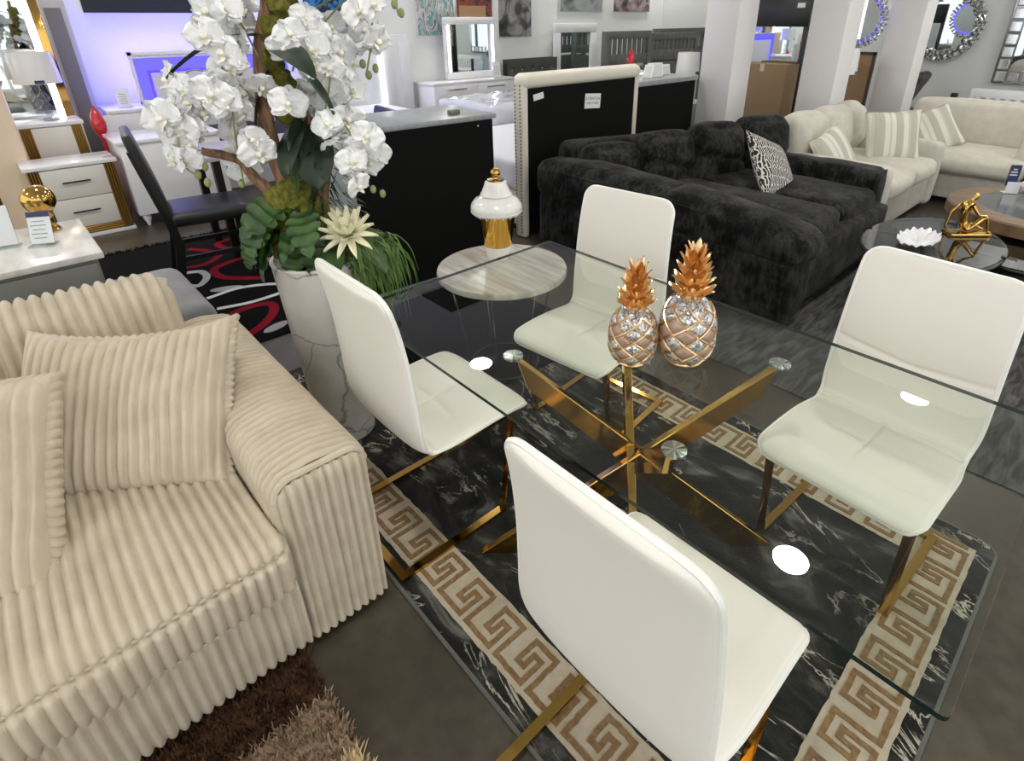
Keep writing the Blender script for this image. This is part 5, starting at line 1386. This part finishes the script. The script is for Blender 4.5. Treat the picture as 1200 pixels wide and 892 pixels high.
# ================================================================ beige sofas
m_beige = pmat('beige_linen', (203, 198, 186), .85, bump=.25, bscale=350, sheen=.1, rgb2=(194, 188, 176), vscale=12)
ls = empty('beige_loveseat', (-.95, 4.25, 0), 'beige loveseat beyond the black sofa, with striped cushions', 'sofa')
b = BM(); rbox(b, (-1.0, 4.3, .20), (1.0, 1.40, .28), .03, (16, 24, 8)); finish(b, 'base', m_beige, ls)
for yc in (3.63, 4.98):
    b = BM(); rbox(b, (-1.0, yc, .32), (1.06, .16, .56), .045, (24, 8, 16), (.01, .005, .01)); finish(b, 'arm', m_beige, ls, angle=180)
for y0, y1 in ((3.72, 4.31), (4.31, 4.90)):
    b = BM(); rbox(b, (-.92, (y0+y1)/2, .39), (.92, y1-y0-.004, .17), .06, (22, 16, 8), (.02, 0, .025), soft(.006, 5, y0)); finish(b, 'seat_cushion', m_beige, ls, angle=180)
b = BM(); rbox(b, (-1.46, 4.3, .42), (.16, 1.45, .70), .05, (6, 20, 14)); finish(b, 'backrest', m_beige, ls, angle=180)
for i, (y0, y1) in enumerate(((3.60, 4.16), (4.16, 4.70), (4.70, 5.0))):
    b = BM(); mx = MX.Translation((-1.27, (y0+y1)/2, .66)) @ MX.Rotation(radians(-12), 4, 'Y'); rbox(b, (0, 0, 0), (.24, y1-y0, .42), .09, (12, 20, 20), (.04, 0, .03), soft(.014, 5, i), mx); finish(b, 'back_cushion', m_beige, ls, angle=180)
for x in (-1.4, -.6):
    for y in (3.7, 4.9):
        b = BM(); box(b, x-.03, x+.03, y-.03, y+.03, 0, .065); finish(b, 'foot', m_blkw, ls)
s2 = empty('beige_sofa', (.1, 5.7, 0), 'long beige sofa at the right edge, facing the coffee tables', 'sofa')
b = BM(); rbox(b, (.15, 5.72, .19), (2.7, 1.0, .26), .03, (40, 16, 8)); finish(b, 'base', m_beige, s2)
for x0, x1 in ((-1.05, .12), (.12, 1.35)):
    b = BM(); rbox(b, ((x0+x1)/2, 5.62, .38), (x1-x0-.004, .95, .17), .06, (26, 20, 8), (0, .02, .03), soft(.006, 4, x0)); finish(b, 'seat_cushion', m_beige, s2, angle=180)
    b = BM(); mx = MX.Translation(((x0+x1)/2, 6.02, .62)) @ MX.Rotation(radians(-14), 4, 'X'); rbox(b, (0, 0, 0), (x1-x0, .24, .46), .08, (26, 10, 20), (0, .04, .02), soft(.01, 4, x1), mx); finish(b, 'back_cushion', m_beige, s2, angle=180)
b = BM(); rbox(b, (.15, 6.2, .38), (2.7, .14, .62), .05, (30, 6, 12)); finish(b, 'backrest', m_beige, s2, angle=180)
b = BM(); rbox(b, (-1.13, 5.72, .33), (.15, 1.02, .52), .05, (8, 24, 14)); finish(b, 'arm', m_beige, s2, angle=180)
b = BM(); rbox(b, (1.43, 5.72, .33), (.15, 1.02, .52), .05, (8, 24, 14)); finish(b, 'arm', m_beige, s2, angle=180)
for x in (-1.1, 1.4):
    for y in (5.3, 6.15):
        b = BM(); box(b, x-.03, x+.03, y-.03, y+.03, 0, .065); finish(b, 'foot', m_blkw, s2)
def stripe_mat(name, c1, c2, c3):
    m, nt, out = new_mat(name); L = nt.links
    p = nd(nt, 'ShaderNodeBsdfPrincipled'); p.inputs['Roughness'].default_value = .85; L.new(p.outputs[0], out.inputs[0])
    tc = nd(nt, 'ShaderNodeTexCoord'); sp = nd(nt, 'ShaderNodeSeparateXYZ'); L.new(tc.outputs['Object'], sp.inputs[0])
    mr = nd(nt, 'ShaderNodeMapRange'); mr.inputs[1].default_value = -.25; mr.inputs[2].default_value = .25; L.new(sp.outputs[1], mr.inputs[0])
    r = nd(nt, 'ShaderNodeValToRGB'); r.color_ramp.interpolation = 'CONSTANT'; e = r.color_ramp.elements
    st_ = [(0, c2), (.12, c3), (.16, c1), (.32, c2), (.40, c3), (.43, c2), (.5, c1), (.62, c2), (.7, c3), (.74, c1), (.86, c2)]
    while len(e) < len(st_): e.new(.9)
    for q, (x, c) in zip(e, st_): q.position = x; q.color = (*lin(c), 1)
    L.new(mr.outputs[0], r.inputs[0]); L.new(r.outputs[0], p.inputs['Base Color']); return m
m_str = stripe_mat('beige_stripe', (184, 179, 166), (218, 214, 203), (199, 194, 181))
GP = 'striped cushions on the beige sofas'
pillow('striped_pillow', (-.98, 3.84, .60), radians(-18), radians(-22), radians(24), .40, .40, .15, m_str, 'pale striped cushion standing on its corner, left on the loveseat', GP, 1)
pillow('striped_pillow', (-.80, 4.62, .655), radians(-50), radians(-16), radians(4), .46, .44, .14, m_str, 'large upright striped cushion on the loveseat, in front of its far arm', GP, 2)
pillow('striped_pillow', (-.72, 5.50, .60), radians(-70), radians(-30), radians(28), .44, .44, .14, m_str, 'striped cushion in the left corner of the long beige sofa', GP, 3)
pillow('lumbar_pillow', (.22, 5.45, .58), radians(-80), radians(-30), radians(0), .5, .4, .14, m_beige, 'plain beige cushion at the right edge of the long sofa', None, 4)

# ================================================================ coffee tables
m_smoke = glassmat('smoked_glass', (190, 194, 194), 2.0)
m_blkmet = pmat('black_metal', (16, 16, 17), .3, metal=.6)
def ell(cx, cy, a, b_, rot, n=64): return [(cx+a*cos(t)*cos(rot)-b_*sin(t)*sin(rot), cy+a*cos(t)*sin(rot)+b_*sin(t)*cos(rot)) for t in [2*pi*i/n for i in range(n)]]
def glass_table(name, cx, cy, a, b_, rot, z, label, angs):
    r = empty(name, (cx, cy, .008), label, 'coffee table', 'oval glass coffee tables'); b = BM(); poly(b, ell(cx, cy, a, b_, rot), z-.010, z); finish(b, 'glass_top', m_smoke, r)
    b = BM(); tube(b, [(x, y, z-.016) for x, y in ell(cx, cy, a+.004, b_+.004, rot)], .008, 6, closed=True); finish(b, 'rim', m_blkmet, r)
    b = BM(); tube(b, [(x, y, .10) for x, y in ell(cx, cy, a*.8, b_*.8, rot)], .007, 6, closed=True); finish(b, 'lower_ring', m_blkmet, r)
    E_ = ell(cx, cy, a, b_, rot, 72); F_ = ell(cx, cy, a*.8, b_*.8, rot, 72)
    for k in [q//5 for q in angs]:
        b = BM(); p = V((*E_[k], z+.004)); q = V((*F_[k], .0085)); bar(b, [p, q], .022, .022); bar(b, [p-V((0, 0, .02)), V((cx, cy, z-.02)).lerp(p, .55)], .014, .014); finish(b, 'leg', m_blkmet, r)
glass_table('glass_coffee_table', .08, 2.68, .34, .53, radians(0), .42, 'nearer oval smoked glass coffee table with a white leaf dish', (180, 235, 305, 0))
glass_table('glass_coffee_table', .40, 3.14, .68, .36, radians(-8), .340, 'farther, lower oval smoked glass table beside the round wooden table', (20, 150, 210, 330))
# white leaf dish
lf = empty('leaf_dish', (.03, 2.57, .42), 'white ruffled leaf-shaped dish on the oval glass table', 'dish'); b = BM()
def lfn(u, v, o):
    t = u*2*pi; r = v; rx, ry = .10, .19; rr = 1+.05*sin(9*t)+.04*sin(17*t)
    return V((.03+rx*r*rr*cos(t), 2.57+ry*r*rr*sin(t), .424+o+.035*r**2.5+.007*r*sin(17*t)))
grid(b, lambda u, v: lfn(u, max(.02, v), 0), 90, 10, cu=True); grid(b, lambda u, v: lfn(u, max(.02, v), .004), 90, 10, cu=True); finish(b, 'bowl', m_wgloss, lf)
# gold seated figure
gf = empty('gold_seated_figure', (.16, 2.93, .42), 'polished gold figurine of a seated person leaning back on one arm', 'figurine')
def skin(name, verts, edges, radii, mat, parent, sub=2, root=0):
    me = bpy.data.meshes.new(name); me.from_pydata(verts, edges, []); o = bpy.data.objects.new(name, me); COL.objects.link(o)
    m = o.modifiers.new('s', 'SKIN'); sv = me.skin_vertices[0].data
    for i, r_ in enumerate(radii): sv[i].radius = (r_, r_); sv[i].use_root = (i == root)
    m.use_smooth_shade = True; m2 = o.modifiers.new('d', 'SUBSURF'); m2.levels = sub; m2.render_levels = sub
    dg = bpy.context.evaluated_depsgraph_get(); me2 = bpy.data.meshes.new_from_object(o.evaluated_get(dg)); bpy.data.objects.remove(o)
    o = bpy.data.objects.new(name, me2); COL.objects.link(o); me2.materials.clear(); me2.materials.append(mat)
    for pl_ in me2.polygons: pl_.use_smooth = True
    o.parent = parent; return o
# local axes: +a towards image right ; figure sits on a slab, knees raised to the right
A = V((.69, .724, 0)); Bq = V((-.724, .69, 0)); Z = V((0, 0, 1))
def L3(a, b, z): return tuple(A*a+Bq*b+Z*z)
vs = [L3(0, 0, .045), L3(-.012, 0, .10), L3(-.018, 0, .155), L3(-.005, 0, .195), L3(.004, 0, .212),           # pelvis..neck 0-4
      L3(.022, 0, .232), L3(.028, 0, .258),                                                                   # head 5,6
      L3(-.02, .04, .185), L3(-.06, .05, .125), L3(-.075, .045, .035), L3(-.055, .05, .026),                  # back arm 7-10
      L3(-.008, -.04, .185), L3(.03, -.055, .135), L3(.075, -.045, .130), L3(.095, -.04, .128),               # front arm 11-14
      L3(.012, -.028, .042), L3(.095, -.034, .125), L3(.125, -.034, .03), L3(.15, -.034, .022),               # near leg 15-18
      L3(.012, .028, .042), L3(.075, .03, .055), L3(.13, .035, .03), L3(.155, .035, .022)]                    # far leg 19-22
es = [(0, 1), (1, 2), (2, 3), (3, 4), (4, 5), (5, 6), (3, 7), (7, 8), (8, 9), (9, 10), (3, 11), (11, 12), (12, 13), (13, 14), (0, 15), (15, 16), (16, 17), (17, 18), (0, 19), (19, 20), (20, 21), (21, 22)]
rd = [.03, .026, .03, .024, .011, .020, .017, .014, .010, .008, .007, .014, .010, .008, .007, .021, .015, .010, .008, .021, .015, .010, .008]
rd = [x*.8 for x in rd]
skin('body', vs, es, rd, m_gold, gf)
b = BM(); t = BM(); rbox(t, (0, 0, .011), (.24, .10, .022), .008, (12, 6, 3)); join(b, t, 0, MX(((A.x, Bq.x, 0, A.x*.03), (A.y, Bq.y, 0, A.y*.03), (0, 0, 1, 0), (0, 0, 0, 1)))); finish(b, 'plinth', m_gold, gf, world=False)
# round wooden coffee table
m_oak = pmat('brown_wood_rim', (124, 98, 70), .45, rgb2=(98, 74, 50), vscale=6, stretch=(1, 6, 1))
rc = empty('round_coffee_table', (.45, 3.85, 0), 'round coffee table with brown wood rim and smoky inlay top', 'coffee table')
b = BM(); lathe(b, [(.40, .445), (.56, .445), (.57, .435), (.57, .365), (.55, .355), (.0, .355)], (.45, 3.85, 0), 72); finish(b, 'rim', m_oak, rc)
b = BM(); lathe(b, [(.40, .443), (0, .443)], (.45, 3.85, 0), 72); finish(b, 'inlay', pmat('smoked_mirror_inlay', (120, 124, 126), .15, metal=.3), rc)
b = BM(); lathe(b, [(.30, .355), (.22, .2), (.34, .03), (.34, .008), (0, .008)], (.45, 3.85, 0), 40); finish(b, 'pedestal', m_blkw, rc)
sg = empty('table_sign', (.17, 4.13, .445), 'navy and white sign card standing on the round coffee table', 'sign')
b = BM(); box(b, -.035, .035, -.003, .003, .05, .20); bmesh.ops.rotate(b, verts=b.verts, cent=(0, 0, 0), matrix=MX.Rotation(radians(36), 3, 'Z')); cdp = finish(b, 'card', m_navy, sg, world=False)
b = BM()
for k, (w_, z_) in enumerate(((.018, .165), (.03, .145), (.034, .125))): box(b, -w_*.8, w_*.6, -.0045, -.003, z_, z_+.009)
bmesh.ops.rotate(b, verts=b.verts, cent=(0, 0, 0), matrix=MX.Rotation(radians(36), 3, 'Z')); finish(b, 'printing', m_paper, cdp, world=False)
b = BM(); box(b, -.036, .05, -.03, -.026, .0, .085); box(b, -.036, .05, -.03, .03, 0, .004); bmesh.ops.rotate(b, verts=b.verts, cent=(0, 0, 0), matrix=MX.Rotation(radians(36), 3, 'Z')); finish(b, 'lower_card', m_paper, sg, world=False)
pp = empty('potted_plant', (.33, 4.2, .445), 'dark green clipped plant in a white bowl on the round coffee table', 'plant')
b = BM(); lathe(b, [(0, 0), (.05, 0), (.10, .03), (.115, .06), (.10, .085), (.09, .085), (.095, .06), (0, .04)], (.33, 4.2, .445), 32); finish(b, 'bowl', m_wgloss, pp)
b = BM(); t = bmesh.new(); bmesh.ops.create_icosphere(t, subdivisions=4, radius=.10)
for v in t.verts: v.co *= 1+.16*NZ.noise(v.co*60)
join(b, t, 0, MX.Translation((.33, 4.2, .445+.155))); finish(b, 'foliage', pmat('dark_topiary', (22, 32, 18), .9), pp)
# shaggy charcoal rug under the coffee tables
cr = empty('charcoal_rug', (.2, 3.0, 0), 'charcoal streaked rug in front of the black sofa, under the glass tables', 'rug')
b = BM(); box(b, -.60, 2.6, 1.25, 4.75, 0, .007, .002); finish(b, 'pile', pmat('charcoal_streaked_pile', (44, 44, 43), .9, rgb2=(88, 88, 86), vscale=5, stretch=(7, 1.2, 1), bump=.6, bscale=80, distort=.8), cr)

# ================================================================ far right: mirrors, lamp, chairs by the grey wall
m_crysf = pmat('faceted_crystal', (214, 216, 218), .08, metal=.85)
def round_mirror(name, c, R, n, label, axis_rot, rings=3):
    r = empty(name, c, label, 'mirror', None, axis_rot); b = BM(); lathe(b, [(0, .004), (R*.74, .004), (R*.74, 0), (0, 0)], n=48)
    bmesh.ops.rotate(b, verts=b.verts, cent=(0, 0, 0), matrix=MX.Rotation(pi/2, 3, 'X')); finish(b, 'glass', m_mirror, r, world=False)
    b = BM()
    for ring in range(rings+1):
        rad = R*(.78+.20*ring/rings); m = int(n*(.8+.2*ring/rings))
        for k in range(m):
            a = 2*pi*(k+.5*(ring % 2))/m; t = bmesh.new(); bmesh.ops.create_icosphere(t, subdivisions=1, radius=R*.10)
            join(b, t, 0, MX.Translation((rad*cos(a), -.02-.012*(ring % 2), rad*sin(a))) @ MX.Rotation(k*1.7, 4, 'Y') @ MX.Scale(.62, 4, V((0, 0, 1))))
    finish(b, 'crystal_frame', m_crysf, r, world=False, angle=5, kind='stuff')
    return r
round_mirror('round_crystal_mirror', (-1.66, 8.87, 1.50), .44, 40, 'round mirror with silver crystal frame on the grey wall', 0)
rm = empty('tall_silver_mirror', (-.55, 8.86, 1.3), 'tall silver mosaic framed mirror at the right edge of the grey wall', 'mirror')
b = BM(); box(b, -.96, .0, 8.85, 8.895, .80, 2.2, .006); finish(b, 'frame', pmat('silver_frame', (176, 178, 180), .2, metal=.9), rm)
b = BM(); box(b, -.80, -.1, 8.84, 8.85, .95, 2.1); finish(b, 'glass', m_mirror, rm)
b = BM()
for k in range(9):
    for s in (0,): box(b, -.94, -.82, 8.838, 8.85, .82+.15*k, .95+.15*k, .012)
for k in range(5): box(b, -.80+.15*k, -.68+.15*k, 8.838, 8.85, .82, .94, .012)
finish(b, 'mosaic_tiles', m_crysf, rm, angle=15)
bm_ = round_mirror('round_tiled_mirror', (-1.93, 6.42, 1.58), .30, 34, 'round tiled mirror glowing blue between the columns, above a lamp', 0, 2)
b = BM(); tube(b, [(.235*cos(a*pi/24), -.006, .235*sin(a*pi/24)) for a in range(48)], .012, 6, closed=True); finish(b, 'blue_light_ring', emat('violet_led', (90, 76, 255), 3), bm_, world=False)
lamp((-1.80, 5.9, .62), .42, .145, .26, 'chrome lamp with pale shade between the second and third columns')
et = empty('end_table', (-1.8, 5.9, 0), 'dark end table holding the chrome lamp behind the loveseat', 'end table')
b = BM(); box(b, -2.0, -1.6, 5.72, 6.08, .58, .62, .006); finish(b, 'table_top', m_blkw, et)
for x in (-1.97, -1.63):
    for y in (5.75, 6.05):
        b = BM(); box(b, x-.015, x+.015, y-.015, y+.015, 0, .58); finish(b, 'leg', m_blkw, et)
pnl = empty('wood_panel', (-1.72, 6.25, 0), 'brown wood panel with dark frame leaning between the columns behind the lamp', 'panel')
m_brown = pmat('brown_board', (142, 114, 82), .6)
b = BM(); box(b, -1.98, -1.64, 6.24, 6.262, .04, 1.22); finish(b, 'board', m_brown, pnl); b = BM()
for q in ((-2.01, -1.98, .0, 1.25), (-1.64, -1.61, 0, 1.25), (-2.01, -1.61, 1.22, 1.25)): box(b, q[0], q[1], 6.235, 6.268, q[2], q[3])
finish(b, 'frame', pmat('dark_brown_wood', (66, 48, 36), .5), pnl)
# wall segment behind the columns with dark framed mirror and cardboard boxes
sm = empty('black_framed_mirror', (-2.63, 6.1, 0), 'black framed wall unit with mirror between the first two columns', 'mirror')
b = BM(); box(b, -3.12, -2.36, 6.1, 6.16, 1.50, 1.80, .005); box(b, -2.41, -2.36, 6.1, 6.16, .1, 1.5, .004); box(b, -3.12, -3.06, 6.1, 6.16, .1, 1.5, .004); box(b, -3.12, -2.36, 6.1, 6.16, 0, .1); finish(b, 'frame', m_blkw, sm)
b = BM(); box(b, -3.06, -2.41, 6.115, 6.14, .1, 1.5); finish(b, 'glass', m_mirror, sm)
b = BM(); box(b, -2.52, -2.43, 6.094, 6.1, 1.70, 1.75); finish(b, 'paper_tag', m_paper, sm)
cbx = empty('cardboard_box', (-2.55, 5.85, 0), 'tall brown cardboard box standing between the first two columns', 'box')
m_card = pmat('brown_cardboard', (138, 114, 86), .85)
b = BM(); box(b, -2.92, -2.34, 5.7, 6.02, 0, 1.11, .004); finish(b, 'carton', m_card, cbx); b = BM(); box(b, -2.66, -2.61, 5.694, 5.7, 1.03, 1.11); finish(b, 'tape', pmat('clear_tape', (196, 184, 164), .3), cbx)
# low partition behind loveseat, seen as white wall between the columns
b = BM(); box(b, -1.29, -.2, 8.86, 8.9, 0, .09); struct(finish(b, 'baseboard_right', m_wgloss))
# recliner and white bench by the grey wall
rcl = empty('black_recliner', (-1.75, 8.3, 0), 'dark brown massage chair by the grey wall beyond the long beige sofa', 'chair')
m_brl = pmat('dark_brown_leather', (40, 30, 28), .4)
b = BM(); mx = MX.Translation((-1.72, 8.35, .72)) @ MX.Rotation(radians(25), 4, 'Y'); rbox(b, (0, 0, 0), (.12, .5, .44), .05, (6, 10, 10), (0, 0, 0), None, mx); finish(b, 'backrest', m_brl, rcl)
b = BM(); mx = MX.Translation((-1.86, 8.35, .56)) @ MX.Rotation(radians(15), 4, 'Y'); rbox(b, (0, 0, 0), (.2, .52, .26), .06, (8, 10, 8), (0, 0, 0), None, mx); finish(b, 'arm', m_brl, rcl)
b = BM(); rbox(b, (-1.75, 8.35, .22), (.5, .56, .44), .06, (10, 10, 8)); finish(b, 'seat', m_brl, rcl)
bn = empty('white_bench', (-.6, 8.3, 0), 'white slat-back bench by the grey wall at the right edge', 'bench')
b = BM(); box(b, -1.05, .3, 8.36, 8.40, .66, .76, .004); finish(b, 'top_rail', m_wgloss, bn)
b = BM(); box(b, -1.05, .3, 7.95, 8.36, .42, .46, .004); finish(b, 'seat', m_wgloss, bn)
for k in range(12):
    x = -.98+.105*k; b = BM(); box(b, x, x+.05, 8.37, 8.39, .46, .66); finish(b, 'slat', m_wgloss, bn)
for x in (-1.02, .27):
    for y in (7.98, 8.37):
        b = BM(); box(b, x-.025, x+.025, y-.025, y+.025, 0, .42 if y < 8 else .66); finish(b, 'leg', m_wgloss, bn)
bst = empty('black_bar_stool', (-1.17, 8.0, 0), 'black chair back standing left of the white bench', 'chair')
b = BM(); box(b, -1.19, -1.11, 8.0, 8.04, .42, .72, .01); finish(b, 'backrest', m_blkw, bst); b = BM(); box(b, -1.35, -1.08, 7.7, 8.04, .40, .44, .01); finish(b, 'seat', m_blkw, bst)
for x in (-1.33, -1.1):
    for y in (7.72, 8.02):
        b = BM(); box(b, x-.015, x+.015, y-.015, y+.015, 0, .40); finish(b, 'leg', m_blkw, bst)
